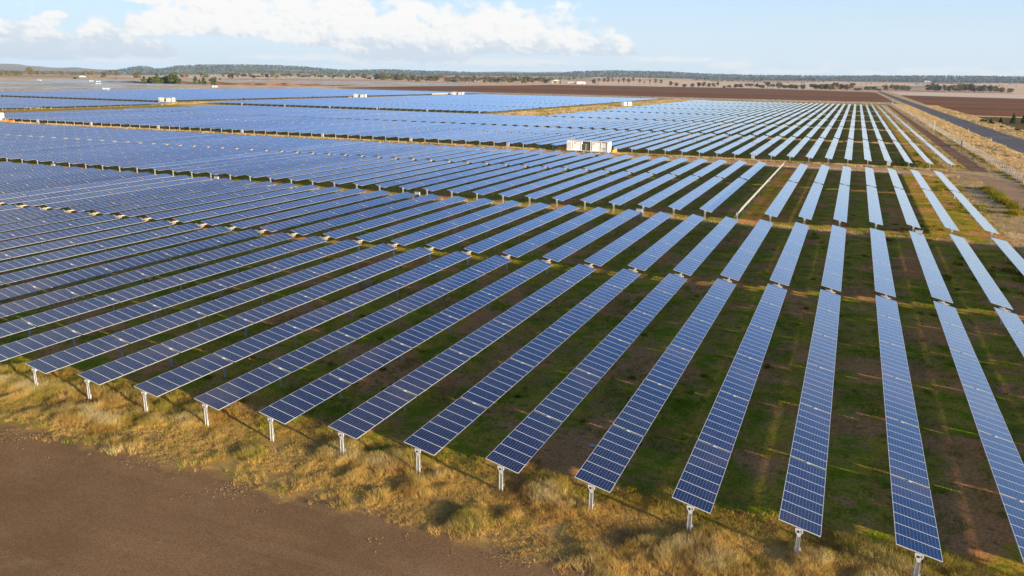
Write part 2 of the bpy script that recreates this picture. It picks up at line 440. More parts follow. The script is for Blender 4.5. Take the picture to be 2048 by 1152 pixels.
def leafmat(name, transl=.35):
    m, t, out = newmat(name)
    a = t.n('ShaderNodeVertexColor'); a.layer_name = 'Col'
    d = t.n('ShaderNodeBsdfDiffuse'); t.put(d.inputs[0], a.outputs[0])
    tr = t.n('ShaderNodeBsdfTranslucent'); t.put(tr.inputs[0], a.outputs[0])
    mx = t.n('ShaderNodeMixShader'); mx.inputs[0].default_value = transl
    t.t.links.new(d.outputs[0], mx.inputs[1]); t.t.links.new(tr.outputs[0], mx.inputs[2]); t.t.links.new(mx.outputs[0], out.inputs[0])
    return m
M_LEAF = leafmat('leaves', .3)
M_GRASS = leafmat('grass_blades', .35)

def netmat():
    m, t, out = newmat('chain_link')
    uvn = t.n('ShaderNodeUVMap'); uvn.uv_map = 'UVMap'
    s = t.n('ShaderNodeSeparateXYZ'); t.put(s.inputs[0], uvn.outputs[0])
    a = t.m('FRACT', t.m('ADD', s.outputs[0], s.outputs[1])); b = t.m('FRACT', t.m('SUBTRACT', s.outputs[0], s.outputs[1]))
    wire = t.m('MAXIMUM', t.m('LESS_THAN', a, .13), t.m('LESS_THAN', b, .13))
    bs = t.n('ShaderNodeBsdfDiffuse'); bs.inputs[0].default_value = (.72, .72, .70, 1)
    tr = t.n('ShaderNodeBsdfTransparent')
    mx = t.n('ShaderNodeMixShader'); t.put(mx.inputs[0], wire)
    t.t.links.new(tr.outputs[0], mx.inputs[1]); t.t.links.new(bs.outputs[0], mx.inputs[2]); t.t.links.new(mx.outputs[0], out.inputs[0])
    return m
M_NET = netmat()

# ------------------------------------------------------------------ terrain
RIDGE = [(-53.95, 1.2), (-50.87, 5.0), (-48.71, 10.5), (-47.73, 21.3), (-46.96, 44.3), (-46.35, 58.6), (-45.87, 51.5), (-45.54, 35.5), (-45.07, 41.0), (-44.41, 64.1), (-42.92, 76.9), (-41.1, 84.3), (-39.24, 87.3), (-37.99, 86.3), (-36.71, 80.9), (-35.1, 64.9), (-33.47, 53.2), (-31.48, 67.2), (-30.14, 65.9), (-28.46, 60.9), (-26.76, 60.3), (-24.72, 51.2), (-23.35, 54.4), (-21.29, 54.5), (-19.25, 59.1), (-18.4, 77.1), (-16.87, 87.4), (-15.52, 92.6), (-13.18, 90.7), (-11.52, 89.6), (-9.87, 77.2), (-7.29, 71.4), (-5.7, 70.3), (-3.53, 72.6), (-0.53, 76.5), (2.35, 82.2), (5.11, 87.6), (7.73, 88.5), (8.95, 86.8), (20, 60), (40, 20)]
BASE = [(-70, 0), (-53.96, 4.1), (-50.88, 6.7), (-47.75, 6.1), (-45.91, 7.8), (-42.96, 21.2), (-39.27, 24.6), (-35.12, 28.7), (-31.49, 24.9), (-26.76, 29.7), (-23.35, 32.1), (-19.24, 35.7), (-15.16, 35.7), (-11.49, 35.1), (-8.22, 30.5), (-5.67, 31.6), (-1.98, 34.8), (0.97, 35.1), (5.16, 37.9), (9.0, 38.7), (20, 30), (40, 5)]
FARR = [(-70, 20), (-55.37, 92.0), (-53.9, 105.1), (-53.4, 108.2), (-52.9, 103.4), (-52.4, 74.6), (-52.09, 84.4), (-51.63, 67.0), (-50.85, 55.3), (-50.04, 76.0), (-49.65, 61.9), (-48.97, 45.0), (-47.87, 42.5), (-44.73, 29.1), (-36.73, 51.0), (-26.76, 98.7), (-24.72, 117.4), (-22.67, 136.1), (-21.3, 128.5), (-19.59, 145.4), (-17.21, 133.0), (-14.84, 106.8), (-3.51, 93.5), (0.1, 96.0), (0.36, 136.0), (0.78, 171.8), (1.12, 181.5), (1.45, 149.0), (2.09, 110), (9.0, 83.3), (30, 20)]
def lut(tab, a):
    xs = np.array([p[0] for p in tab]); ys = np.array([p[1] for p in tab])
    return np.interp(a, xs, ys)
def sst(x, a, b):
    t = np.clip((x-a)/(b-a), 0, 1); return t*t*(3-2*t)
def terrain_z(x, y):
    x = np.asarray(x, float); y = np.asarray(y, float)
    dx, dy = x-CAM[0], y-CAM[1]
    r = np.hypot(dx, dy); a = np.degrees(np.arctan2(dx, dy))
    b = lut(BASE, a); g = lut(RIDGE, a); f = lut(FARR, a)
    fade = sst(a, -110, -60)*(1-sst(a, 25, 60))
    z = b*np.clip((r-3100)/2900, 0, 1)**1.15
    z = z+(g-b)*sst(r, 6000, 8000)
    z = np.where(r > 8000, g+(g*.25-g)*sst(r, 8000, 9600), z)
    z = np.where(r > 9600, g*.25+(f-g*.25)*sst(r, 11000, 16000), z)
    z = np.where(r > 16000, f*(1-sst(r, 16000, 21000)), z)
    return z*fade
rr = np.array([0.5, 60, 200, 500, 1000, 1500, 2000, 2500, 3000, 3300, 3600, 4000, 4500, 5000, 5500, 6000, 6300, 6600, 7000, 7400, 7700, 8000, 8300, 8800, 9600, 11000, 12500, 14000, 15000, 15600, 16000, 17000, 19000, 21000.])
aa = np.radians(np.concatenate([np.arange(-180, -75, 5.0), np.arange(-75, 32, .33), np.arange(35, 180, 5.0)]))
nA, nR = len(aa), len(rr)
RR, AA = np.meshgrid(rr, aa, indexing='ij')
VX = CAM[0]+RR*np.sin(AA); VY = CAM[1]+RR*np.cos(AA)
V = np.stack([VX, VY, terrain_z(VX, VY)], -1).reshape(-1, 3)
F = []; MI = []
i0 = np.arange(nA); j0 = np.roll(i0, -1)
for k in range(nR-1):
    F.append(np.stack([k*nA+i0, (k+1)*nA+i0, (k+1)*nA+j0, k*nA+j0], -1))
    MI += [0 if rr[k] < 3000 else (1 if rr[k] < 6000 else 2)]*nA
F = np.concatenate(F)
# orientation: make normals point up
me = npmesh('ground', V, F[:, ::-1], [M_PLAIN, M_FAR, M_WOODFLOOR], mi=MI, smooth=True)
if me.polygons[nA+5].normal.z < 0: me.flip_normals()
tag(link('ground', me), 'flat dry plain running out to low wooded hills on the horizon', 'ground', kind='structure')

def sheet(name, pts, mat, z, lab, cat='ground', edge=0.0, seed=0, step=None, kind='structure'):
    P = []
    n = len(pts)
    for i in range(n):
        a = np.array(pts[i], float); b = np.array(pts[(i+1) % n], float)
        if step:
            L = np.hypot(*(b-a)); k = max(1, int(L/step))
            for j in range(k):
                q = a+(b-a)*j/k
                nrm = np.array([-(b-a)[1], (b-a)[0]])/max(L, 1e-6)
                w_ = (float(fbm(np.array([q[0]]), np.array([q[1]]), max(edge*2.5, 1.0), seed)[0])-.5)*2*edge
                P.append((q[0]+nrm[0]*w_, q[1]+nrm[1]*w_, z))
        else: P.append((a[0], a[1], z))
    me = bpy.data.meshes.new(name)
    bm = __import__('bmesh').new()
    f = bm.faces.new([bm.verts.new(p) for p in P])
    bm.normal_update()
    if f.normal.z < 0: f.normal_flip()
    __import__('bmesh').ops.triangulate(bm, faces=[f])
    bm.to_mesh(me); bm.free()
    me.materials.append(mat)
    return tag(link(name, me), lab, cat, kind=kind)

S = 5.01236
sheet('farm_ground', [(-700, -5.5), (86.5, -5.5), (87, 962), (-62, 958), (-461, 983), (-700, 1105)], M_ARRAY, .010, 'patchy green and reddish ground between the rows of solar panels')
sheet('grass_strip', [(-160, -6.2), (160, -6.2), (160, 1.2), (-160, 1.2)], M_FRONT, .020, 'strip of dry yellow grass along the ends of the nearest rows')
sheet('dirt_track', [(-160, -60), (160, -60), (160, -6.2), (-160, -6.2)], M_FRONT, .020, 'wide bare brown dirt track in the foreground', 'track')
sheet('service_strip', [(-320, 183.5), (80, 183.5), (80, 203.6), (-320, 203.6)], M_VERGE, .018, 'dry grass strip between the second and third blocks of panels', edge=.8, step=2, seed=5)
road_o = [(-320, 198.5), (60, 199.5), (68, 200.5), (76, 198), (82, 192), (85.5, 181), (85.8, 158), (85.8, 120)]
road_i = [(79.5, 120), (79.5, 160), (79.0, 174), (77, 180.5), (73, 184.5), (66, 187.5), (55, 189.2), (-320, 189.2)]
sheet('side_ground', [(73, 60), (87, 60), (87.2, 962), (80, 962), (80, 206), (73.5, 183)], M_VERGE, .014, 'dry ground between the last rows and the wire fence')
sheet('fence_track', [(79.8, 203), (83.6, 203), (83.4, 930), (81, 930)], ground_mat('red_track', [(.40, .22, .13), ((.30, .17, .10), .1, .4, .6, .8)], 2.0, .03), .022, 'reddish wheel track running beside the wire fence', 'track', edge=.5, step=4, seed=9)
sheet('service_road', road_o+road_i, M_SERVICE, .026, 'brown dirt service road curving off beside the fence', 'track', edge=.35, step=2, seed=6)
sheet('verge', [(87.6, 40), (140, 40), (117.5, 640), (134, 656), (134, 2500), (86, 2500), (87.6, 962)], M_VERGE, .012, 'straw coloured grass verge on both sides of the sealed road')
sheet('road', [(103.2, 40), (115.4, 40), (115.4, 2640), (103.2, 2640)], M_ASPHALT, .040, 'straight grey sealed country road beyond the fence', 'road')
sheet('ploughed_field', [(87, 964), (-62, 960), (-461, 985), (-790, 1160), (-800, 1250), (-838, 1603), (-873, 2294), (-940, 2700), (-738, 2840), (-290, 2880), (83, 2419), (95, 2350), (94, 964)], M_PLOUGH, .05, 'bare dark brown ploughed field behind the solar panels', 'field')
sheet('ploughed_paddock', [(132, 1825), (329, 1698), (900, 1400), (420, 640), (164, 661), (138, 662), (120, 680)], M_PLOUGH, .05, 'dark ploughed paddock on the far side of the sealed road', 'field')
sheet('stubble_field', [(134, 2560), (502, 2787), (1500, 2600), (900, 1405), (329, 1702), (133, 1850)], M_PALE, .05, 'pale bare stubble paddock beyond the dark paddock', 'field')
sheet('brown_paddock', [(132, 640), (420, 620), (330, 300), (118, 340), (121, 500)], ground_mat('olive_brown', [(.21, .14, .06), ((.15, .13, .05), .05, .4, .6, .8)], .8, .2), .045, 'olive brown paddock with small conifers beside the road', 'field')
sheet('grass_aisle', [(-370, 388), (-109, 388), (-107, 960), (-154, 958), (-154, 419), (-370, 419)], M_AISLE, .022, 'yellow green grass aisle between two blocks of panels')
sheet('grass_aisle', [(-410, 206), (-373, 206), (-373, 905), (-412, 905)], M_AISLE, .024, 'narrow grass aisle with white cabins between far panel blocks')
sheet('far_sand_strip', [(-1050, 1250), (-800, 1135), (-805, 1250), (-842, 1603), (-860, 2080), (-960, 2120)], M_SAND, .04, 'pale sandy strip beside the far panels')
# low red earth bank in front of the far panels
bx_ = np.linspace(0, 1, 80); PTS = np.array([(-1300, 1150), (-1120, 1150), (-950, 1240), (-885, 1380)], float)
cl = np.stack([np.interp(bx_, [0, .35, .7, 1], PTS[:, i]) for i in (0, 1)], -1)
Vb = []; Fb = []
for i, (x, y) in enumerate(cl):
    h = 5.0*math.sin(math.pi*min(1, (i+.5)/79))**.5*(0.8+.3*math.sin(i*.7))
    for k, (o, z) in enumerate(((-32, 0), (-12, .75), (8, 1), (40, 0))): Vb.append((x+o*.62, y+o*.78, h*z))
    if i:
        for k in range(3): a = (i-1)*4+k; Fb.append((a, a+4, a+5, a+1))
me = npmesh('earth_bank', Vb, Fb, M_MOUND, smooth=True)
if me.polygons[1].normal.z < 0: me.flip_normals()
tag(link('earth_bank', me), 'low red earth bank behind the green trees', 'bank', kind='structure')

# ------------------------------------------------------------------ solar trackers
PW, PH, PITCHM, GAP = 1.96, .992, 1.012, .175
HT, TILT = 1.509, R(13.03)
def panel_geo(mb, n, y0=0.0):
    """n modules along +y starting at y0; top face at z=0"""
    e = .022; w = PW/2; t = .038
    for i in range(n):
        a = y0+i*PITCHM; b = a+PH
        O = [(-w, a), (w, a), (w, b), (-w, b)]; I = [(-w+e, a+e), (w-e, a+e), (w-e, b-e), (-w+e, b-e)]
        for k in range(4):
            j = (k+1) % 4
            mb.poly([(*O[k], 0), (*O[j], 0), (*I[j], 0), (*I[k], 0)], 0)
            mb.poly([(*O[j], 0), (*O[k], 0), (*O[k], -t), (*O[j], -t)], 0)
        mb.poly([(*p, 0) for p in I], 1, [(.012, i+.024), (.988, i+.024), (.988, i+.976), (.012, i+.976)])
        mb.poly([(*p, -t) for p in O[::-1]], 2)
PMATS = [M_FRAME, M_GLASS, M_BACK]
mb = MB(); panel_geo(mb, 1); ME_MOD = mb.mesh('solar_panel', PMATS)
ME_BANK = {}
for n in (7, 8):
    mb = MB(); panel_geo(mb, n); ME_BANK[n] = mb.mesh('panel_bank', PMATS)
# layout of one tracker: list of (start_y, n)
LAY = []; GAPS = []
y = 0.0
for half in ((7, 8, 8, 8, 8, 7), (7, 8, 8, 8, 7)):
    for k, n in enumerate(half):
        LAY.append((y, n)); y += n*PITCHM-(PITCHM-PH)
        if k < len(half)-1: GAPS.append(y+GAP/2); y += GAP
    if half[0] == 7 and len(half) == 6: DRIVE0 = y; y += 1.82
TLEN = y
DRIVE = DRIVE0+.91
# torque tube
mb = MB()
mb.tube((0, -.16, -.135), (0, TLEN+.1, -.135), .065, n=8, micap=1)
for gy in GAPS:
    mb.box((0, gy, -.02), (.16, .12, .10), 0)
    mb.box((0, gy-.06, -.10), (.8, .03, .05), 0); mb.box((0, gy+.06, -.10), (.8, .03, .05), 0)
ME_TUBE = mb.mesh('torque_tube', [M_STEEL, M_DARK])
# plain post (I section) with bearing housing
mb = MB()
mb.box((0, 0, .64), (.09, .012, 1.28)); mb.box((-.045, 0, .64), (.012, .15, 1.28)); mb.box((.045, 0, .64), (.012, .15, 1.28))
mb.ring((0, 0, HT-.135), (0, 1, 0), .13, .075, .03, 12); mb.box((0, 0, 1.29), (.16, .05, .06))
ME_POST = mb.mesh('post', [M_STEEL])
# end post: channel, bearing plate ring with black tube end, lower brackets, damper rods
mb = MB()
mb.box((0, .05, .66), (.17, .012, 1.32)); mb.box((-.085, 0, .66), (.012, .11, 1.32)); mb.box((.085, 0, .66), (.012, .11, 1.32))
mb.ring((0, -.03, HT-.135), (0, 1, 0), .17, .078, .03, 18)
mb.poly([(-.17, -.07, 1.40), (-.05, -.07, 1.10), (.05, -.07, 1.10), (.17, -.07, 1.40)][::-1]); mb.poly([(-.17, -.055, 1.40), (-.05, -.055, 1.10), (.05, -.055, 1.10), (.17, -.055, 1.40)])
mb.box((0, -.06, HT-.02), (.36, .05, .10)); mb.box((-.15, -.06, HT-.1), (.05, .06, .16)); mb.box((.15, -.06, HT-.1), (.05, .06, .16))
mb.box((-.13, 0, .48), (.10, .02, .16)); mb.box((.13, 0, .48), (.10, .02, .16))
ME_ENDPOST = mb.mesh('end_post', [M_STEEL])
mb = MB()
mb.tube((0, 0, .46), (.02, 0, .95), .012, n=6); mb.tube((.02, 0, .90), (.04, 0, 1.36), .02, n=6)
ME_DAMP = mb.mesh('damper', [M_DARK])
# drive: slew gear, motor, little charging panel on a bracket
mb = MB()
mb.box((0, 0, .62), (.16, .16, 1.24), 0); mb.tube((0, -.13, HT-.135), (0, .13, HT-.135), .19, n=16, mi=1)
mb.box((.24, 0, HT-.2), (.26, .16, .16), 2); mb.box((-.02, -.42, HT-.09), (.05, .7, .05), 0); mb.box((0, .5, HT-.05), (.12, .35, .12), 1)
Mt = Matrix.Translation((0, -.60, HT+.035)) @ Matrix.Rotation(TILT, 4, 'Y')
mb.box((0, 0, 0), (.95, .24, .03), 0, Mt); mb.box((0, 0, .017), (.85, .16, .01), 4, Mt)
ME_DRIVE = mb.mesh('drive_motor', [M_STEEL, simple('worn_casting', (.42, .42, .40), .5, .2), M_ORANGE, M_BACK, simple('small_panel', (.25, .30, .38), .2)])

def make_tracker(name, row, v, modules, tilt=TILT, tj=None, zj=0.0):
    root = empty(name, (row*S, v, zj))
    def pp(nm, me, yy, zz=0.0, tl=None):
        o = bpy.data.objects.new(nm, me); COL.objects.link(o); o.parent = root
        o.location = (0, yy, zz)
        if tl is not None: o.rotation_euler = (0, tl, 0)
        return o
    base = tilt+R(random.gauss(0, .75))
    for (y0, n) in LAY:
        tl = base+R(random.gauss(0, .16))
        if modules:
            for i in range(n):
                pp('solar_panel', ME_MOD, y0+i*PITCHM, HT, tl+R(random.gauss(0, .10)))
        else: pp('panel_bank', ME_BANK[n], y0, HT, tl)
    pp('torque_tube', ME_TUBE, 0, HT, base)
    pp('end_post', ME_ENDPOST, -.07)
    for s in (-1, 1):
        d = pp('damper', ME_DAMP, -.1); d.location.x = s*.17; d.scale.x = s
    pp('end_post', ME_POST, TLEN+.03)
    for gy in GAPS: pp('post', ME_POST, gy)
    pp('drive_motor', ME_DRIVE, DRIVE)
    return root

def row_visible(row, v, m=10):
    for k in range(0, 45):
        yy = v+TLEN*k/44
        for z in (1.3, 1.7):
            if in_frame((row*S, yy, z), m): return True
    return False

VB = [0.0, 94.06, 204.2, 298.26, 392.3, 486.4, 580.4, 674.5, 768.6]
BLK = ['nearest block', 'second block', 'third block', 'fourth block', 'fifth block']
BG = ['solar tracker rows of the nearest block', 'solar tracker rows of the second block', 'solar tracker rows beyond the service road', 'solar tracker rows of the fourth block', 'solar tracker rows of the fifth block']
right = [17, 14, 15, 15, 15]; left = [-60, -60, -63, -63, -21]
n_tr = 0
for b in range(5):
    k = 0
    for row in range(right[b], left[b]-1, -1):
        vis = row_visible(row, VB[b])
        if not vis and not (b == 0 and row >= 12): continue
        if vis: k += 1
        special = (b == 1 and row == 7)
        root = make_tracker('solar_tracker', row, VB[b], b == 0, R(-59) if special else TILT)
        if not vis: lab = 'row of blue solar panels outside the picture, nearest block by the fence, row %s' % ordinal(18-row)
        elif special: lab = 'stuck tracker row turned almost edge-on, its pale backs facing the fence, in the second block'
        else: lab = 'row of blue solar panels, %s from the fence side, %s' % (ordinal(k), BLK[b])
        tag(root, lab, 'solar tracker', BG[b])
        n_tr += 1
print('TRACKERS', n_tr, 'len', TLEN)

root = make_tracker('solar_tracker', -409.0/S, 828.0, False, R(-56))
tag(root, 'stuck tracker row showing pale backs behind the farthest white cabin', 'solar tracker', 'stray tracker rows')
# the remaining, farther trackers: one mass
far = []
for v in VB[5:]:
    for row in range(-21, 16): far.append((row*S, v))
for j in range(5):
    for row in range(-74, -30): far.append((row*S, 421+j*94.06))
for j in range(6):
    for row in range(-137, -82): far.append((row*S, 421+j*94.06))
for v in (204.2, 298.26):
    for row in range(-112, -73): far.append((row*S, v))
far = [q for q in far if q[0] > -720]
far = np.array(far)
def far_mesh(name, P, tilt, ht, width=PW, posts=True, mats=None, tlen=TLEN, lay=None, jit=.45, spanmod=True):
    nT = len(P); lay = lay or LAY
    ct = []
    V = []; F = []; MI = []; UV = []
    tl = tilt+np.radians(rng.normal(0, jit, nT))
    vb = 0
    w = width/2
    for (y0, n) in lay:
        L = n*PITCHM-.02
        t2 = tl+np.radians(rng.normal(0, .2, nT))
        c, s_ = np.cos(t2), np.sin(t2)
        for zz, flip, mi in ((0, False, 0), (-.05, True, 1)):
            q = np.zeros((nT, 4, 3))
            for k, (sx, sy) in enumerate(((-1, 0), (1, 0), (1, 1), (-1, 1))):
                q[:, k, 0] = P[:, 0]+sx*w*c+zz*s_; q[:, k, 1] = P[:, 1]+y0+sy*L; q[:, k, 2] = ht-sx*w*s_+zz*c
            if flip: q = q[:, ::-1]
            V.append(q.reshape(-1, 3)); F.append(np.arange(nT*4).reshape(nT, 4)+vb); vb += nT*4; MI.append(np.full(nT, mi))
            uv = np.tile(np.array([(0, 0), (1, 0), (1, n), (0, n)], float), (nT, 1))
            UV.append(uv)
    if posts:
        for py in [-.05]+GAPS+[DRIVE, tlen]:
            for k in range(2):
                a, b_ = ((-.07, 0), (.07, 0)) if k == 0 else ((0, -.07), (0, .07))
                q = np.zeros((nT, 4, 3))
                for m_, (pt, z) in enumerate(((a, 0), (b_, 0), (b_, ht-.1), (a, ht-.1))):
                    q[:, m_, 0] = P[:, 0]+pt[0]; q[:, m_, 1] = P[:, 1]+py+pt[1]; q[:, m_, 2] = z
                V.append(q.reshape(-1, 3)); F.append(np.arange(nT*4).reshape(nT, 4)+vb); vb += nT*4; MI.append(np.full(nT, 2))
                UV.append(np.zeros((nT*4, 2)))
    return npmesh(name, np.concatenate(V), np.concatenate(F), mats or [M_GLASS_FAR, M_BACK, M_STEEL], uv=np.concatenate(UV), mi=np.concatenate(MI))
me = far_mesh('solar_rows', far, TILT, HT)
tag(link('far_solar_trackers', me), 'hundreds of far rows of blue solar panels stretching towards the ploughed field', 'solar panels', kind='stuff')
M_OLD, t_, o_ = newmat('old_panels')
n_ = t_.noise(scaled(t_, posnode(t_), .35, .35), .04, 6, .75)
pbr(t_, o_, t_.mix(t_.smooth(n_, .35, .65), (.22, .26, .22), (.62, .63, .58)), t_.smooth(n_, .35, .65, .55, .35), 0, .4)
# older field far left: flatter light, wider spaced rows
P2 = []
for x in np.arange(-1640, -712, 12.0):
    y0 = 420
    while y0 < 1900:
        # bounded by the diagonal far edge and the earth bank
        lim = 1190+(-x-712)*.35 if x < -1310 else 1120
        if x > -900: lim = 1060
        if y0+TLEN < lim+60: P2.append((x, y0))
        y0 += 96
for x in np.arange(-1560, -800, 12.0):
    y0 = 1420+(-x-800)*.02
    while y0 < 2150:
        if y0 > 1330 and (x+1560)*.1+y0 < 2150 and x < -790-(2080-y0)*.28: P2.append((x, y0))
        y0 += 96
P2 = np.array(P2); P2 = P2[fbm(P2[:, 0], P2[:, 1]*.3, 60.0, 77) > .40]
me = far_mesh('solar_rows', P2, R(6), 1.5, jit=3.0, posts=True, mats=[M_OLD, M_BACK, M_STEEL])
tag(link('distant_solar_field', me), 'distant greyer field of solar panel rows in front of the tan plain', 'solar panels', kind='stuff')

# ------------------------------------------------------------------ combiner boxes beside row ends
mb = MB(); mb.box((0, 0, 1.05), (.95, .32, 1.15), 0); mb.box((0, -.165, 1.05), (.85, .02, 1.03), 0); mb.box((.3, -.18, 1.1), (.04, .02, .2), 2)
for sx in (-.4, .4): mb.box((sx, .05, .25), (.07, .07, .5), 2)
mb.box((0, 0, 1.64), (1.05, .46, .03), 0)
ME_CAB = mb.mesh('enclosure', [M_GREYBOX, M_WHITE, M_STEEL])
def cabinet(x, y, lab, grp):
    o = link('combiner_box', ME_CAB, None, (x, y, 0)); tag(o, lab, 'electrical box', grp); return o
k = 0
for row in (12.0, 5.0, -2.6, -9.5, -16.6, -24.0, -31.3, -38.6, -45.5, -52.4):
    k += 1
    cabinet(round(row)*S+.1, 203.3, 'grey electrical box at the row ends beyond the service road, %s from the fence side' % ordinal(k), 'grey boxes beyond the service road')
k = 0
for row in (12, 4, -4, -13, -22):
    k += 1
    cabinet(row*S+.4, 89.6, 'grey electrical box between the nearest and second blocks, %s from the fence side' % ordinal(k), 'grey boxes between the near blocks')
k = 0
for row in (-3, -10, -17, -31, -38, -45):
    k += 1
    cabinet(row*S+.4, 183.3, 'grey electrical box at the far end of the second block, %s from the fence side' % ordinal(k), 'grey boxes at the far end of the second block')
k = 0
for x in range(-160, -360, -36):
    k += 1
    cabinet(x, 420.2, 'grey electrical box at the distant cross aisle, %s from the grass aisle' % ordinal(k), 'grey boxes at the distant cross aisle')

# ------------------------------------------------------------------ inverter stations
def station(x, y, lab, rz=0.0, sc=1.0):
    r = empty('inverter_station', (x, y, 0), rz)
    L, D, H, b = 13.2, 2.6, 2.9, .45
    mb = MB(); mb.box((0, 0, b+.08), (L+.3, D+.5, .16), 0)
    for sx in np.linspace(-L/2+.4, L/2-.4, 6):
        for sy in (-1, 1): mb.box((sx, sy*.9, b/2), (.35, .35, b), 0)
    mb.build('base', [M_CABGREY], r)
    mb = MB(); mb.box((0, 0, b+H+.06), (L, D, .14), 0); mb.box((0, D/2-.03, b+.16+H/2-.1), (L-.06, .05, H-.2), 0)
    for sx, wd in ((-L/2+.8, 1.6), (L/2-.3, .6)): mb.box((sx, 0, b+.16+(H-.2)/2), (wd, D, H-.2), 0)
    for sx in (-4.75, -2.0, .9, 4.1): mb.box((sx, 0, b+.16+(H-.2)/2), (.14, D-.02, H-.2), 0)
    mb.build('container_frame', [M_CABIN], r)
    for sx in (-3.4, 2.5):
        mb = MB(); mb.box((sx, -.95, b+.16+(H-.3)/2), (2.5, .5, H-.32), 0); mb.box((sx, -1.21, b+.16+1.2), (2.2, .03, 2.1), 0)
        for q in range(5): mb.box((sx-.6, -1.235, b+2.15+q*.06), (.7, .02, .025), 1)
        mb.box((sx+.95, -1.235, b+1.4), (.05, .03, .3), 1)
        mb.build('inverter_cabinet', [M_CABIN, M_DARK], r)
    mb = MB(); mb.box((-.6, -.3, b+.16+1.0), (2.1, 1.5, 2.0), 0)
    for i in range(9): mb.box((-1.5+i*.23, -1.12, b+1.2), (.05, .18, 1.7), 0)
    mb.box((-.55, -1.24, b+1.2), (.12, .03, 1.8), 1)
    mb.build('transformer', [M_OLIVE, M_CABIN], r)
    mb = MB(); mb.box((5.1, -1.1, b+.16+1.25), (1.7, .1, 2.4), 0)
    for i in range(8): mb.box((5.0, -1.17, b+.5+i*.1), (.8, .04, .03), 1)
    mb.build('switch_panel', [M_CABGREY, M_DARK], r)
    mb = MB(); mb.box((-5.8, -D/2-.012, b+.16+1.3), (1.1, .02, 2.2), 0)
    mb.build('side_door', [M_CABGREY], r)
    mb = MB(); mb.box((-5.75, -D/2-.03, b+2.0), (.3, .02, .3), 0); mb.box((5.75, -D/2+.15, b+2.2), (.3, .03, .3), 0); mb.build('warning_sign', [M_ORANGE], r)
    for sx in (-5.6, -4.9):
        mb = MB(); mb.tube((sx, .3, b+H+.1), (sx, .3, b+H+.75), .03, n=6); mb.build('antenna', [M_STEEL], r)
    tag(r, lab, 'inverter station', 'white inverter stations in the aisles'); return r
ST_POS = [(-22.6, 201.2, 'large white inverter cabin standing beside the dirt service road', 0),
          (-291.5, 205.5, 'white cabin cut by the left edge of the photo, orange barriers beside it', 0),
          (-411.5, 424.5, 'white cabin at the crossing of two far aisles', 0),
          (-396.0, 655.0, 'white cabin in the far narrow aisle, behind the middle panel blocks', 0),
          (-127.5, 645.0, 'white cabin standing alone in the yellow green grass aisle', math.radians(75)),
          (-395.0, 868.0, 'farthest white cabin, at the edge of the ploughed field', 0)]
for x, y, lab, rz in ST_POS: station(x, y, lab, rz)
for x, y, lab in [(-1440, 1128, 'tiny white cabin farthest left in the distant grey panel field'), (-1045, 920, 'small white cabin in the middle of the distant grey panel field'),
                  (-745, 668, 'small white cabin in the near part of the distant grey field'), (-846, 955, 'small white cabin right of the green grove, distant grey field'),
                  (-1355, 1175, 'white cabin left of the earth bank'), (-1290, 1135, 'white cabin touching the left end of the earth bank')]:
    st_ = station(x, y, lab, R(40)); st_.scale = (.55, .6, .7)
def barrier(x, y, lab, rz=0.0):
    r = empty('safety_barrier', (x, y, 0), rz)
    for i in range(3):
        mb = MB(); mb.box((0, 0, .55), (.9, .25, .9)); mb.box((0, 0, .12), (1.0, .5, .22)); mb.box((-.38, 0, 1.03), (.14, .2, .1)); mb.box((.38, 0, 1.03), (.14, .2, .1))
        mb.build('barrier_segment', [M_ORANGE], r, (i*1.02, 0, 0))
    tag(r, lab, 'barrier', 'orange barriers beside the cabins'); return r
barrier(-15.2, 201.8, 'orange plastic barrier at the fence side end of the large white cabin', R(80))
barrier(-32.6, 202.6, 'orange plastic barrier behind the other end of the large white cabin', R(5))
barrier(-284.2, 206.3, 'longer orange plastic barrier by the cabin at the left edge', R(0))
barrier(-281.0, 206.4, 'orange barrier touching the grass, second from the left edge cabin', R(0))
barrier(-403.5, 423.0, 'orange barrier beside the cabin at the crossing of far aisles', R(0))
barrier(-131.6, 641.0, 'orange barrier beside the lone cabin in the grass aisle', R(0))
barrier(-406.5, 652.0, 'orange barrier beside the cabin in the far narrow aisle', R(0))

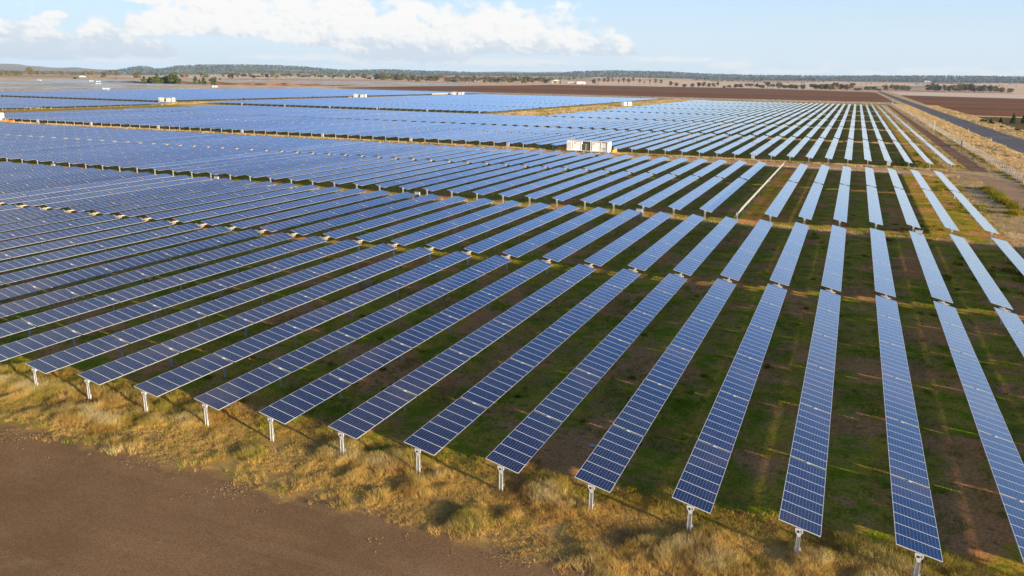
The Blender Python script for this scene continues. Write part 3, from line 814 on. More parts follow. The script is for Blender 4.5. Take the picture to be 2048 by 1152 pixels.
# ------------------------------------------------------------------ fences
def fence(name, pts, h, step, lab, nmax=100, net=True, postr=.035, mat=None):
    r = empty(name, (pts[0][0], pts[0][1], 0))
    o = Vector((pts[0][0], pts[0][1], 0)); mat = mat or M_STEEL
    P = []
    for a, b in zip(pts[:-1], pts[1:]):
        a = Vector((*a, 0)); b = Vector((*b, 0)); n = max(1, round((b-a).length/step))
        P += [a.lerp(b, i/n) for i in range(n)]
    P.append(Vector((*pts[-1], 0)))
    P.sort(key=lambda p: (p-Vector(CAM)).length)
    mb = MB(); mb.tube((0, 0, 0), (0, 0, h), postr, n=6); me = mb.mesh('post', [mat])
    vis = [p for p in P if in_frame((p.x, p.y, h/2), 30)]; hid = [p for p in P if not in_frame((p.x, p.y, h/2), 30)]
    for p in vis[:nmax]: link('post', me, r, p-o)
    rest = vis[nmax:]+hid
    if rest:
        mb = MB()
        for p in rest: mb.tube(p-o, p-o+Vector((0, 0, h)), postr, n=4)
        ro = mb.build('distant_posts', [mat], r); ro['kind'] = 'stuff'
    if net:
        mb = MB()
        for a, b in zip(pts[:-1], pts[1:]):
            a = Vector((*a, 0))-o; b = Vector((*b, 0))-o; L = (b-a).length
            mb.poly([a, b, b+Vector((0, 0, h-.1)), a+Vector((0, 0, h-.1))], 0, [(0, 0), (L/.09, 0), (L/.09, (h-.1)/.09), (0, (h-.1)/.09)])
        mb.build('wire_mesh', [M_NET], r)
        mb = MB()
        for a, b in zip(pts[:-1], pts[1:]):
            a = Vector((*a, 0))-o; b = Vector((*b, 0))-o
            for z in (h-.08, h*.5, .08): mb.tube(a+Vector((0, 0, z)), b+Vector((0, 0, z)), .012, n=3, cap=False)
        mb.build('strand_wire', [M_STEEL], r)
    tag(r, lab, 'fence'); return r
fence('wire_fence', [(87.5, 100), (87.5, 962)], 2.3, 2.9, 'long pale wire mesh fence running beside the sealed road')
fence('wire_fence', [(87.5, 962), (-62, 958), (-461, 984), (-794, 1160)], 2.3, 4.2, 'far wire fence along the edge of the ploughed field')
fence('farm_fence', [(116.9, 250), (117.5, 500), (121, 600), (131, 655)], 1.15, 6, 'low timber post farm fence on the far side of the sealed road', net=False, postr=.09, mat=M_TIMBER)
# plywood style screen on the fence seen beside a corner post
mb = MB(); mb.box((87.38, 300, 1.1), (.05, 5, 2.0), 0)
tag(mb.build('fence_panel', [M_GREYBOX]), 'solid grey panel set into the long wire mesh fence', 'panel')

# guide posts along the road
k = 0
mb = MB(); mb.box((0, 0, .5), (.12, .05, 1.0), 0); mb.box((0, -.03, .86), (.09, .01, .12), 1); ME_GP = mb.mesh('guide_post', [M_WHITE, M_ORANGE])
for side, lst in (('near', [262, 345, 420, 545, 700, 880]), ('far', [352, 440, 598, 760, 937, 1150, 1400])):
    k = 0
    for y in lst:
        k += 1
        x = 102.6 if side == 'near' else 116.2
        o = link('guide_post', ME_GP, None, (x, y, 0)); o.scale = (1.6, 1.6, 1.15)
        tag(o, 'small white guide post on the %s side of the sealed road, %s along it' % (side, ordinal(k)), 'guide post', 'white guide posts along the road')
def pole(x, y, h, lab):
    r = empty('camera_pole', (x, y, 0))
    mb = MB(); mb.tube((0, 0, 0), (0, 0, h), .11, .08, n=10); mb.build('pole', [M_WHITE], r)
    mb = MB(); mb.box((0, -.2, h+.12), (.3, .5, .25)); mb.box((0, 0, 1.3), (.45, .3, .7)); mb.build('camera_housing', [M_WHITE], r)
    tag(r, lab, 'pole', 'white camera poles'); return r
pole(86.0, 402, 4.6, 'tall white pole standing at the wire fence, nearer one')
pole(86.0, 930, 5.5, 'tall white pole at the far corner of the wire fence')
pole(-725, 1095, 6, 'white pole at the far left end of the ploughed field')

# hay bale, rag
mb = MB(); mb.tube((-.62, 0, .62), (.62, 0, .62), .66, n=28, mi=0)
o = mb.build('hay_bale', [M_HAY], None, (6.2, 32.4, -.02), (0, 0, R(20)))
mdf = o.modifiers.new('b', 'BEVEL'); mdf.width = .08; mdf.segments = 2
tag(o, 'round brown hay bale lying between two of the nearest panel rows', 'hay bale')
mb = MB()
g = [[(i*.14-.28+random.gauss(0, .02), j*.12-.18+random.gauss(0, .02), abs(random.gauss(.05, .05))+.03) for i in range(5)] for j in range(4)]
for j in range(3):
    for i in range(4): mb.poly([g[j][i], g[j][i+1], g[j+1][i+1], g[j+1][i]])
tag(mb.build('plastic_scrap', [M_RAG], None, (38.0, 7.2, .02)), 'crumpled pale scrap of plastic on the ground between the nearest rows', 'litter')

# ------------------------------------------------------------------ farm buildings on the plain
def shed(x, y, w, d, h, rh, rz, mat, lab, open_front=False, arch=False):
    r = empty('farm_shed', (x, y, float(terrain_z(x, y))), rz)
    mb = MB()
    th = .3
    mb.box((0, d/2, h/2), (w, th, h)); mb.box((-w/2+th/2, 0, h/2), (th, d-th, h)); mb.box((w/2-th/2, 0, h/2), (th, d-th, h))
    if not open_front: mb.box((0, -d/2, h/2), (w-.02, th, h-.02))
    mb.poly([(-w/2, -d/2, h), (w/2, -d/2, h), (0, -d/2, h+rh)]); mb.poly([(w/2, d/2, h), (-w/2, d/2, h), (0, d/2, h+rh)])
    mb.build('wall', [mat], r)
    mb = MB(); e = .5
    n = 10 if arch else 2
    prof = []
    for i in range(n+1):
        t = -1+2*i/n
        prof.append((t*(w/2+e), h-.05+(rh*(1-t*t)**.5 if arch else rh*(1-abs(t)))+.12))
    for (xa, za), (xb, zb) in zip(prof[:-1], prof[1:]):
        mb.poly([(xa, -d/2-e, za), (xb, -d/2-e, zb), (xb, d/2+e, zb), (xa, d/2+e, za)])
        mb.poly([(xa, -d/2-e, za-.15), (xa, d/2+e, za-.15), (xb, d/2+e, zb-.15), (xb, -d/2-e, zb-.15)])
    mb.build('roof', [M_SHED if mat is M_SHED else M_SHEDW], r)
    mb = MB(); mb.box((w*.15, -d/2-.2, h*.4), (w*.35, .12, h*.8)); mb.build('door', [M_GREYBOX if not open_front else M_TIMBER], r)
    tag(r, lab, 'farm shed', 'farm sheds behind the ploughed field'); return r
shed(-1072, 3130, 40, 26, 9, 6, R(25), M_SHED, 'arched roof barn, leftmost of the farm sheds behind the ploughed field', True, True)
shed(-1012, 3170, 44, 18, 5, 2.5, R(20), M_SHED, 'long low grey shed between the barn and the white building')
shed(-962, 3120, 34, 16, 8, 2, R(15), M_SHEDW, 'bright white farm building at the right end of the sheds')
shed(-905, 3150, 12, 10, 3.5, 1.5, R(10), M_SHEDW, 'small pale hut beside the row of tall trees')
shed(-372, 3300, 22, 12, 6, 2.5, R(10), M_SHEDW, 'white shed standing alone behind the middle tree line')
shed(-2350, 2000, 18, 9, 3, 1.5, R(40), M_SHEDW, 'low pale building in front of the dark trees far left')
shed(-1840, 4620, 30, 12, 6, 2, R(30), M_SHEDW, 'tiny white building below the long wooded hill')
shed(455, 5900, 40, 14, 8, 3, R(0), M_SHEDW, 'pale shed at the foot of the far right woodland')

# ------------------------------------------------------------------ trees
def crown_mesh(name, kind, seed):
    """unit tree: height 1, crown radius about .5 (scaled per tree)"""
    r_ = np.random.default_rng(seed)
    lobes = []
    if kind == 0:    # tall gum, open clumped crown
        for _ in range(11):
            a = r_.uniform(0, 6.28); rad = r_.uniform(0, .34); z = r_.uniform(.45, .92)
            lobes.append((rad*math.cos(a), rad*math.sin(a), z, r_.uniform(.10, .20), r_.uniform(.07, .12)))
        n, s = 420, .085
    elif kind == 1:  # broad rounded
        for _ in range(13):
            a = r_.uniform(0, 6.28); rad = r_.uniform(0, .36); z = r_.uniform(.28, .84)
            lobes.append((rad*math.cos(a), rad*math.sin(a), z, r_.uniform(.14, .24), r_.uniform(.10, .16)))
        n, s = 520, .09
    elif kind == 2:  # dense bright green down to the ground
        for _ in range(14):
            a = r_.uniform(0, 6.28); rad = r_.uniform(0, .34); z = r_.uniform(.12, .86)
            lobes.append((rad*math.cos(a), rad*math.sin(a), z, r_.uniform(.16, .26), r_.uniform(.10, .17)))
        n, s = 620, .085
    elif kind == 3:  # small conifer
        for i in range(12):
            z = .08+i*.075; w_ = .46*(1-z)+.04; a = r_.uniform(0, 6.28)
            lobes.append((.12*w_*math.cos(a), .12*w_*math.sin(a), z, w_, .07))
        n, s = 700, .07
    else:            # shrub
        for _ in range(8):
            a = r_.uniform(0, 6.28); rad = r_.uniform(0, .34); z = r_.uniform(.2, .7)
            lobes.append((rad*math.cos(a), rad*math.sin(a), z, r_.uniform(.16, .26), r_.uniform(.16, .26)))
        n, s = 380, .11
    L = np.array(lobes); pick = r_.integers(0, len(L), n)
    d = r_.normal(size=(n, 3)); d /= np.linalg.norm(d, axis=1)[:, None]
    rad = r_.uniform(.55, 1.05, n)[:, None]
    C = L[pick, :3]+d*rad*L[pick][:, [3, 3, 4]]
    u = r_.normal(size=(n, 3)); u /= np.linalg.norm(u, axis=1)[:, None]
    v = np.cross(u, r_.normal(size=(n, 3))); v /= np.linalg.norm(v, axis=1)[:, None]
    ss = s*r_.uniform(.6, 1.3, n)[:, None]
    V = np.stack([C-u*ss, C-v*ss*.8, C+u*ss, C+v*ss*.8], 1).reshape(-1, 3)
    F = np.arange(n*4).reshape(n, 4)
    base = {0: (.20, .165, .075), 1: (.15, .14, .06), 2: (.085, .115, .032), 3: (.04, .07, .022), 4: (.10, .10, .03)}[kind]
    cl = np.array(base)*r_.uniform(.65, 1.4, len(L))[pick][:, None]*r_.uniform(.75, 1.3, n)[:, None]
    cl[:, 0] *= r_.uniform(.9, 1.25, n)
    return npmesh(name, V, F, M_LEAF, col=np.repeat(cl, 4, 0))
def trunk_mesh(kind, seed):
    r_ = random.Random(seed); mb = MB()
    top = {0: .7, 1: .5, 2: .4, 3: .8, 4: .3}[kind]; b = .028 if kind != 3 else .02
    mb.tube((0, 0, -.02), (.01, .01, top*.6), b, b*.7, n=6)
    for i in range(5 if kind < 2 else 3):
        a = r_.uniform(0, 6.28); z0 = top*r_.uniform(.4, .6); ln = r_.uniform(.18, .34)
        mb.tube((.005, .005, z0), (ln*.7*math.cos(a), ln*.7*math.sin(a), z0+ln), b*.55, b*.2, n=5)
    return mb.mesh('trunk', [M_BARK])
PROT = {}
for kind, nv in ((0, 5), (1, 5), (2, 3), (3, 2), (4, 2)):
    PROT[kind] = [(crown_mesh('crown', kind, kind*10+i+1), trunk_mesh(kind, kind*10+i)) for i in range(nv)]
TREES=[(-1825,1580,22.9,18.4,0,"plain"),(-2107,1871,16.9,23.1,1,"plain"),(-1894,1799,21.5,23.1,1,"plain"),(-1805,1515,5.2,13.4,4,"plain"),(-1662,1735,19,21.3,0,"plain"),(-1724,1820,17.4,19,0,"plain"),(-1629,1771,23.6,13.7,0,"plain"),(-2201,2410,16.4,22.6,1,"plain"),(-1771,2018,22,11.9,0,"plain"),(-1766,1997,6.7,8.4,4,"plain"),(-1860,1692,3.2,6.4,4,"plain"),(-1076,1040,13.5,8.7,2,"grove"),(-1145,1122,11.8,15.4,2,"grove"),(-1121,1107,13.1,13.1,2,"grove"),(-1121,1114,18.3,11.2,2,"grove"),(-1121,1123,12.2,14.3,2,"grove"),(-1120,1132,13.8,13.3,2,"grove"),(-1120,1139,14.3,12.3,2,"grove"),(-1096,1124,20.2,22.2,2,"grove"),(-1096,1132,16.7,16.2,2,"grove"),(-1072,1117,9.9,9.9,2,"grove"),(-1005,1085,15.7,7.6,2,"pond"),(-1004,1093,10,6.7,2,"pond"),(-1003,1102,12.9,10.5,2,"pond"),(-981,1101,14.2,14.2,2,"pond"),(-1968,2277,20.4,20.4,1,"hedge"),(-1936,2273,20.4,19.2,0,"hedge"),(-2127,2530,17.2,25.8,0,"hedge"),(-2080,2509,19.9,15.6,0,"hedge"),(-1935,2355,15.3,24,0,"hedge"),(-2107,2591,13,22.5,0,"hedge"),(-1869,2326,21.6,15.6,0,"hedge"),(-1891,2374,19.5,15.7,0,"hedge"),(-1861,2369,22,21.1,0,"hedge"),(-1863,2394,16.6,18.1,0,"hedge"),(-2118,2746,19.7,23.1,0,"hedge"),(-2021,2646,20.2,19.1,0,"hedge"),(-2091,2768,22.8,24.5,0,"hedge"),(-1976,2669,19,19.1,0,"hedge"),(-2090,2852,13.8,23.3,0,"hedge"),(-2048,2837,16,28,0,"hedge"),(-1920,2702,21.5,19,0,"hedge"),(-1957,2790,17,25,0,"hedge"),(-1953,2843,20.1,16.4,0,"hedge"),(-1889,2777,17.5,26.5,0,"hedge"),(-1858,2772,21.5,24.7,0,"hedge"),(-2019,3076,24.3,18.4,1,"hedge"),(-1788,2768,18.1,14.9,0,"hedge"),(-1959,3059,23.3,21.7,0,"hedge"),(-1868,2968,23.7,19.8,1,"hedge"),(-1674,2709,15.5,21.6,0,"hedge"),(-1771,2905,19.5,19.7,1,"hedge"),(-1741,2882,23.1,27.3,1,"hedge"),(-1712,2865,27.3,21.2,0,"hedge"),(-1585,2677,24.2,25.4,1,"hedge"),(-1657,2835,22.9,20.1,1,"hedge"),(-1571,2718,25.4,20.6,1,"hedge"),(-1656,2889,23.1,19.1,1,"hedge"),(-1539,2709,24.3,21.4,1,"hedge"),(-1642,2920,25.9,21.8,1,"hedge"),(-1515,2725,21.8,19.6,1,"hedge"),(-1562,2835,23.5,24.8,1,"hedge"),(-1423,2622,18.9,20,1,"hedge"),(-1517,2819,18.1,21,0,"hedge"),(-1402,2631,19.7,19.6,0,"hedge"),(-1512,2864,24.3,24.3,1,"hedge"),(-1463,2804,21.9,25.3,1,"hedge"),(-1463,2835,22.1,26,1,"hedge"),(-1348,2652,22.4,18.5,0,"hedge"),(-1421,2824,24.9,25.7,0,"hedge"),(-1395,2804,16.3,19.2,1,"hedge"),(-1401,2842,17.8,23.2,1,"hedge"),(-1330,2738,18.8,17.2,1,"hedge"),(-1298,2701,25.3,22.2,1,"hedge"),(-1288,2715,19.5,17.7,1,"hedge"),(-1354,2875,20.1,20.8,1,"hedge"),(-1343,2883,22,20.9,1,"hedge"),(-1336,2900,17,19.7,1,"hedge"),(-1255,2750,22.3,17.9,0,"hedge"),(-1249,2760,20.6,23.8,0,"hedge"),(-1216,2725,20.2,20.5,0,"hedge"),(-1166,2647,21.4,18.3,1,"hedge"),(-1266,2891,25.6,25.3,0,"hedge"),(-1204,2790,20.9,18.1,1,"hedge"),(-1235,2883,21.3,18.8,1,"hedge"),(-1166,2752,19.2,24,1,"hedge"),(-1233,2952,21.5,23.9,1,"hedge"),(-1130,2748,25.4,23.3,0,"hedge"),(-1171,2889,20.1,20,1,"hedge"),(-1191,2973,23.6,18.3,1,"hedge"),(-1152,2904,23.7,17.7,0,"hedge"),(-1232,3137,24.8,23.6,1,"hedge"),(-1075,2784,23.4,22.1,1,"hedge"),(-1098,2882,25.9,22.7,1,"hedge"),(-1069,2852,24,17.7,1,"hedge"),(-1112,2995,20.2,23.3,0,"hedge"),(-1094,2991,20.4,22.4,0,"hedge"),(-1153,3186,24.5,23.7,1,"hedge"),(-1044,2939,17.5,23.8,1,"hedge"),(-1067,3047,22,18.8,0,"hedge"),(-1235,3552,22.2,21.2,0,"farm"),(-1237,3662,19.7,21.8,0,"farm"),(-1239,3793,18.1,22.5,0,"farm"),(-1241,3883,20.3,22.9,0,"farm"),(-1243,4002,25.4,23.6,0,"farm"),(-912,3131,23.5,20.5,1,"row"),(-867,3043,25.8,9.9,0,"row"),(-862,3101,28.3,14.1,0,"row"),(-785,2885,30,11.3,0,"row"),(-855,3195,27,10.4,0,"row"),(-773,2988,27.1,9.7,0,"row"),(-768,3038,28.5,15.7,0,"row"),(-762,3091,27.9,16,0,"row"),(-834,3450,27.8,13.3,0,"row"),(-749,3211,24.8,12.4,0,"row"),(-822,3592,11.5,6.9,4,"row"),(-669,3049,23.5,9.8,0,"row"),(-661,3107,27.9,17.9,0,"row"),(-653,3166,22.3,16.2,0,"row"),(-638,3273,16.7,16.7,2,"row"),(-572,3060,16.6,21.5,1,"row"),(-510,2893,11.1,18.4,4,"row"),(-474,2851,13.6,16.3,1,"row"),(-463,2905,17.5,18.4,1,"row"),(-442,2882,19.7,20.1,1,"row"),(-424,2886,18.3,18.3,1,"row"),(-415,2927,16.7,14.8,1,"row"),(-373,2743,22.6,10.4,0,"row"),(-360,2797,8.8,10.6,4,"row"),(-350,2840,10.8,16.1,1,"row"),(-335,2902,14.6,18.6,1,"field"),(-325,2943,13,17.8,1,"field"),(-311,3004,15.1,18.4,0,"field"),(-288,2923,13.8,17.1,0,"field"),(-262,2860,14.4,16.5,0,"field"),(-250,2909,12.8,21.3,1,"field"),(-226,2846,20.6,16.6,0,"field"),(-204,2783,15.7,19.7,0,"field"),(-188,2837,17.8,21.3,1,"field"),(-173,2889,12.7,17.3,1,"field"),(-152,2828,16.9,16.6,1,"field"),(-133,2762,13.9,19.8,1,"field"),(-115,2819,14.1,18.4,1,"field"),(-86,2790,15.7,18.3,0,"field"),(-69,2730,17.1,16.3,1,"field"),(-57,2765,19.1,16.6,1,"field"),(-39,2711,17.8,19.9,1,"field"),(-24,2651,17.4,21,1,"field"),(-10,2692,20.2,18.9,0,"field"),(4,2730,18.8,17.2,1,"field"),(21,2777,20,17.3,1,"field"),(36,2718,21.3,18.8,0,"field"),(53,2765,7.8,21.2,1,"field"),(82,2845,12.5,19.2,1,"field"),(97,2886,12.6,17.5,1,"field"),(114,2832,7.1,16.1,1,"field"),(134,2885,17.2,16.9,1,"field"),(152,2932,19.3,16.8,0,"field"),(168,2975,17.7,20.5,1,"field"),(185,2922,17.4,18.2,1,"field"),(202,2965,18.6,20.3,1,"field"),(269,3039,21.9,21,1,"right"),(287,3085,25.1,21.3,1,"right"),(296,3015,18.9,17,1,"right"),(309,2957,21.3,13,1,"right"),(323,2991,19.7,16.9,1,"right"),(342,3035,21,19.1,1,"right"),(350,2968,23.3,18.7,1,"right"),(367,3007,24.6,18.9,1,"right"),(386,3051,25.9,21.1,1,"right"),(393,2984,24.4,18.8,1,"right"),(414,3032,21,17.2,1,"right"),(435,3081,21.3,19.4,1,"right"),(443,3017,20.9,19,1,"right"),(450,2955,20.5,20.5,1,"right"),(476,3011,19,19,1,"right"),(494,2975,14.1,16.9,1,"right"),(-2456,1789,15.6,12.3,1,"left"),(-2464,1802,18.9,12.7,0,"left"),(-2473,1820,18.7,12.3,1,"left"),(-2483,1837,16.5,12.8,1,"left"),(-2493,1856,19,14,1,"left"),(-2505,1876,17.5,14.8,1,"left"),(-2516,1896,15.3,18.3,1,"left"),(-2530,1921,16.6,16.7,0,"left"),(-2542,1942,22.4,12.9,0,"left"),(-2550,1958,29.9,16.1,1,"left"),(-2560,1976,29.6,16,1,"left"),(-2572,1997,13.9,16.1,0,"left"),(-2582,2016,19.5,19.5,1,"left"),(-2596,2040,14.8,14.6,0,"left"),(-2608,2062,12.8,18.2,0,"left"),(-2622,2087,15.3,19,0,"left"),(-2639,2117,16.8,18.5,0,"left"),(-2652,2140,15.4,18.6,0,"left"),(-2668,2170,14.7,14.4,0,"left"),(-2681,2192,18.4,18.8,1,"left"),(-2698,2223,16.4,14.8,0,"left"),(-2712,2247,14.7,19.6,0,"left"),(-2727,2275,13.8,15.3,1,"left"),(-2741,2301,17.7,15.9,1,"left"),(-2757,2328,14,17.3,1,"left"),(-2775,2361,15.9,20.3,1,"left"),(-2790,2389,20.1,18.2,0,"left"),(-2807,2419,14.4,21.2,1,"left"),(-2827,2454,22.3,20.1,0,"left"),(-2843,2484,18,19,0,"left"),(-2859,2512,15.4,17.3,0,"left"),(-2876,2543,16.5,22.7,0,"left"),(-2898,2582,18.7,18.1,1,"left"),(-2916,2615,14.9,16.1,1,"left"),(-2933,2646,24.8,23.7,0,"left"),(-2954,2683,22.8,19.9,1,"left"),(124,548,1.8,2.9,4,"verge"),(125,542,1.8,2.9,4,"verge"),(126,529,2.5,3.2,3,"verge"),(125,515,1.7,3.1,4,"verge"),(133,542,3.2,2.5,3,"verge"),(138,532,6,3.6,3,"verge"),(144,537,5,2.9,3,"verge"),(123,466,1.3,2.2,4,"verge"),(126,437,1.5,2.7,4,"verge")]
LB = {'plain': ('lone %s tree on the tan plain at the left', 'lone trees on the left plain'),
      'grove': ('bright green tree in the dense grove behind the far panels', 'green trees of the grove'),
      'pond': ('bright green bushy tree beside the red earth bank', 'green trees beside the earth bank'),
      'hedge': ('grey green gum tree in the long tree line behind the distant panels', 'gum trees of the long tree line'),
      'farm': ('gum tree standing behind the farm sheds', 'gum trees behind the farm sheds'),
      'row': ('tall thin gum tree in the open row behind the ploughed field', 'trees of the open row behind the ploughed field'),
      'field': ('gum tree at the far edge of the ploughed field', 'gum trees at the far edge of the ploughed field'),
      'right': ('rounded gum tree beyond the pale stubble paddock', 'gum trees beyond the stubble paddock'),
      'left': ('dark gum tree in the dense tree line at far left', 'gum trees of the far left tree line'),
      'verge': ('small dark green conifer or bush near the sealed road', 'small trees near the sealed road')}
cnt = {}
for i, (x, y, h, wd, kind, grp) in enumerate(TREES):
    z = float(terrain_z(x, y))
    r = empty('gum_tree' if kind in (0, 1) else ('leafy_tree' if kind == 2 else ('conifer' if kind == 3 else 'shrub')), (x, y, z), random.uniform(0, 6.28))
    cm, tm = PROT[kind][i % len(PROT[kind])]
    if grp in ('field', 'right', 'hedge'): wd *= 1.3; h *= 1.12
    for nm, me in (('crown', cm), ('trunk', tm)):
        o = link(nm, me, r); o.scale = (wd*1.06, wd*1.06, h)
    cnt[grp] = cnt.get(grp, 0)+1
    kindw = {0: 'tall gum tree', 1: 'rounded gum tree', 2: 'bright green leafy tree', 3: 'small dark conifer', 4: 'low shrub'}[kind]
    where = {'plain': 'on the tan plain at far left', 'grove': 'in the grove behind the far panels', 'pond': 'by the earth bank',
             'hedge': 'in the long tree line past distant panels', 'farm': 'behind the farm sheds', 'row': 'in the open row right of the farm sheds',
             'field': 'at the ploughed field far edge', 'right': 'beyond the pale stubble paddock', 'left': 'in the far left tree line',
             'verge': 'in the paddock beside the sealed road'}[grp]
    tag(r, '%s, %s from left %s' % (kindw, ordinal(cnt[grp]), where), 'tree' if kind != 4 else 'shrub', LB[grp][1])

# far woodland on the hills: one mass
def woods(name, n, afun, lab, size=(10, 17), dark=1.0):
    a, r_ = afun(n)
    x = CAM[0]+r_*np.sin(np.radians(a)); y = CAM[1]+r_*np.cos(np.radians(a)); z = terrain_z(x, y)
    n = len(x); k = 9
    h = rng.uniform(*size, n); w = h*rng.uniform(.45, .75, n)
    C = np.repeat(np.stack([x, y, z+h*.55], -1), k, 0)
    d = rng.normal(size=(n*k, 3)); d /= np.linalg.norm(d, axis=1)[:, None]
    C = C+d*np.stack([np.repeat(w, k)*.55, np.repeat(w, k)*.55, np.repeat(h, k)*.42], -1)*rng.uniform(.4, 1, (n*k, 1))
    u = rng.normal(size=(n*k, 3)); u /= np.linalg.norm(u, axis=1)[:, None]
    v = np.cross(u, rng.normal(size=(n*k, 3))); v /= np.linalg.norm(v, axis=1)[:, None]
    ss = (np.repeat(w, k)*rng.uniform(.28, .5, n*k))[:, None]
    V = np.stack([C-u*ss, C-v*ss, C+u*ss, C+v*ss], 1).reshape(-1, 3)
    F = np.arange(n*k*4).reshape(-1, 4)
    tone = rng.uniform(.55, 1.5, n)*(.6+.8*fbm(x, y, 260.0, 4))
    col = np.array((.098, .135, .142))*dark*np.repeat(tone, k)[:, None]*rng.uniform(.8, 1.25, (n*k, 1))
    me = npmesh(name, V, F, M_LEAF, col=np.repeat(col, 4, 0))
    return tag(link(name, me), lab, 'woodland', kind='stuff')
def f1(n):
    a = rng.uniform(-56, 12, n); r_ = rng.uniform(5850, 8150, n)
    x = CAM[0]+r_*np.sin(np.radians(a)); y = CAM[1]+r_*np.cos(np.radians(a))
    keep = (fbm(x, y, 500.0, 2) > .34) | (r_ > 7500) | (a > -12)
    keep &= ~((a < -48.5))
    return a[keep], r_[keep]
woods('woodland', 13000, f1, 'blue green wooded hills along the horizon')
def f2(n):
    a = np.concatenate([rng.uniform(-56, -41, n//2), rng.uniform(-41, -22, n//4), rng.uniform(-20, -2, n//4)])
    r_ = np.where(a < -41, rng.uniform(4300, 5200, len(a)), rng.uniform(4600, 5400, len(a)))
    x = CAM[0]+r_*np.sin(np.radians(a)); y = CAM[1]+r_*np.cos(np.radians(a))
    keep = np.where(a < -41, fbm(x, y, 400.0, 5) > .3, fbm(x, y, 350.0, 5) > .57)
    return a[keep], r_[keep]
woods('distant_trees', 2200, f2, 'dark scattered belts of trees on the plain below the hills', (9, 14))
def f3(n):
    a = rng.uniform(-1, 9.5, n); r_ = rng.uniform(4200, 5800, n); return a, r_
woods('paddock_shrubs', 90, f3, 'few tiny shrubs dotted over the pale far right paddocks', (5, 9))

# ------------------------------------------------------------------ grass
def blades(name, x, y, h, w, lean, colr, lab, z0=0.02, cat='grass'):
    n = len(x)
    a = rng.uniform(0, 6.283, n); la = rng.uniform(0, 6.283, n)
    dx, dy = np.cos(a)*w/2, np.sin(a)*w/2
    tx, ty = np.cos(la)*lean*h, np.sin(la)*lean*h
    V = np.zeros((n, 3, 3))
    V[:, 0] = np.stack([x-dx, y-dy, np.full(n, z0)], -1); V[:, 1] = np.stack([x+dx, y+dy, np.full(n, z0)], -1)
    V[:, 2] = np.stack([x+tx, y+ty, z0+h], -1)
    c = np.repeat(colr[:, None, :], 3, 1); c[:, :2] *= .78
    me = npmesh(name, V.reshape(-1, 3), np.arange(n*3).reshape(n, 3), M_GRASS, col=c.reshape(-1, 3))
    return tag(link(name, me), lab, cat, kind='stuff')
def tufts(nc, per, xr, yr, spread, keepf=None):
    cx = rng.uniform(*xr, nc); cy_ = rng.uniform(*yr, nc)
    if keepf is not None:
        k = keepf(cx, cy_); cx, cy_ = cx[k], cy_[k]
    x = np.repeat(cx, per)+rng.normal(0, spread, len(cx)*per); y = np.repeat(cy_, per)+rng.normal(0, spread, len(cx)*per)
    return x, y, np.repeat(np.arange(len(cx)), per), len(cx)
cS = np.array((.80, .55, .17)); cS2 = np.array((.88, .70, .33)); cO = np.array((.46, .37, .07)); cG = np.array((.17, .28, .015)); cB = np.array((.50, .27, .08))
def mixc(base, alt, f): return base*(1-f[:, None])+alt*f[:, None]

# foreground fringe
def kf(x, y):
    edge = -5.5+2.6*(fbm(x, y, 3.0, 11)-.5)
    dens = fbm(x, y, 1.3, 12)*.6+fbm(x, y, 4.5, 13)*.6
    p = np.clip((y-edge)/2.0, 0, 1)**1.3*np.clip((3.4-y)/2.2, 0, 1)
    return rng.uniform(0, 1, len(x)) < p*np.clip((dens-.36)*4.0, .03, 1)
x, y, idx, nc = tufts(60000, 14, (-12, 72), (-6.5, 3.5), .085, kf)
tall = fbm(x, y, 2.2, 21)
gmask = sst(fbm(x, y, 3.2, 22)*.6+fbm(x, y, 1.1, 25)*.4, .50, .64)*.8
gmask = np.maximum(gmask, sst(y+3*(fbm(x, y, 2.0, 29)-.5), .2, 2.2)*.9)
h = (.10+.34*sst(tall, .35, .72))*rng.uniform(.6, 1.2, len(x))
tone = rng.uniform(.8, 1.15, nc)[idx]*rng.uniform(.8, 1.1, len(x))
col = mixc(mixc(np.tile(cS, (len(x), 1)), cS2, sst(tall, .55, .75)), cO, gmask)
br = sst(fbm(x, y, 1.7, 26), .55, .7)*.6
col = mixc(col, cB, br)*tone[:, None]
lush = (rng.uniform(0, 1, nc) < .012)[idx]
col[lush] = cG*1.6*rng.uniform(.8, 1.2, (lush.sum(), 1)); h[lush] *= 1.25
blades('dry_grass', x, y, h, rng.uniform(.010, .020, len(x)), rng.uniform(.15, .9, len(x)), col, 'tall dry yellow grass along the front ends of the nearest rows', .03)

# stray clods and litter of straw on the track
x = rng.uniform(-5, 60, 9000); y = -5.0-np.abs(rng.normal(0, 1.1, len(x))); k_ = fbm(x, y, 2.0, 91)+rng.uniform(-.1, .1, len(x)) > .60; x, y = x[k_], y[k_]
col = mixc(np.tile(cS2, (len(x), 1)), cB, rng.uniform(0, .9, len(x)))
blades('straw_litter', x, y, rng.uniform(.01, .05, len(x)), rng.uniform(.02, .06, len(x)), rng.uniform(.5, 2.5, len(x)), col, 'scattered bits of straw lying on the brown dirt track', .035)

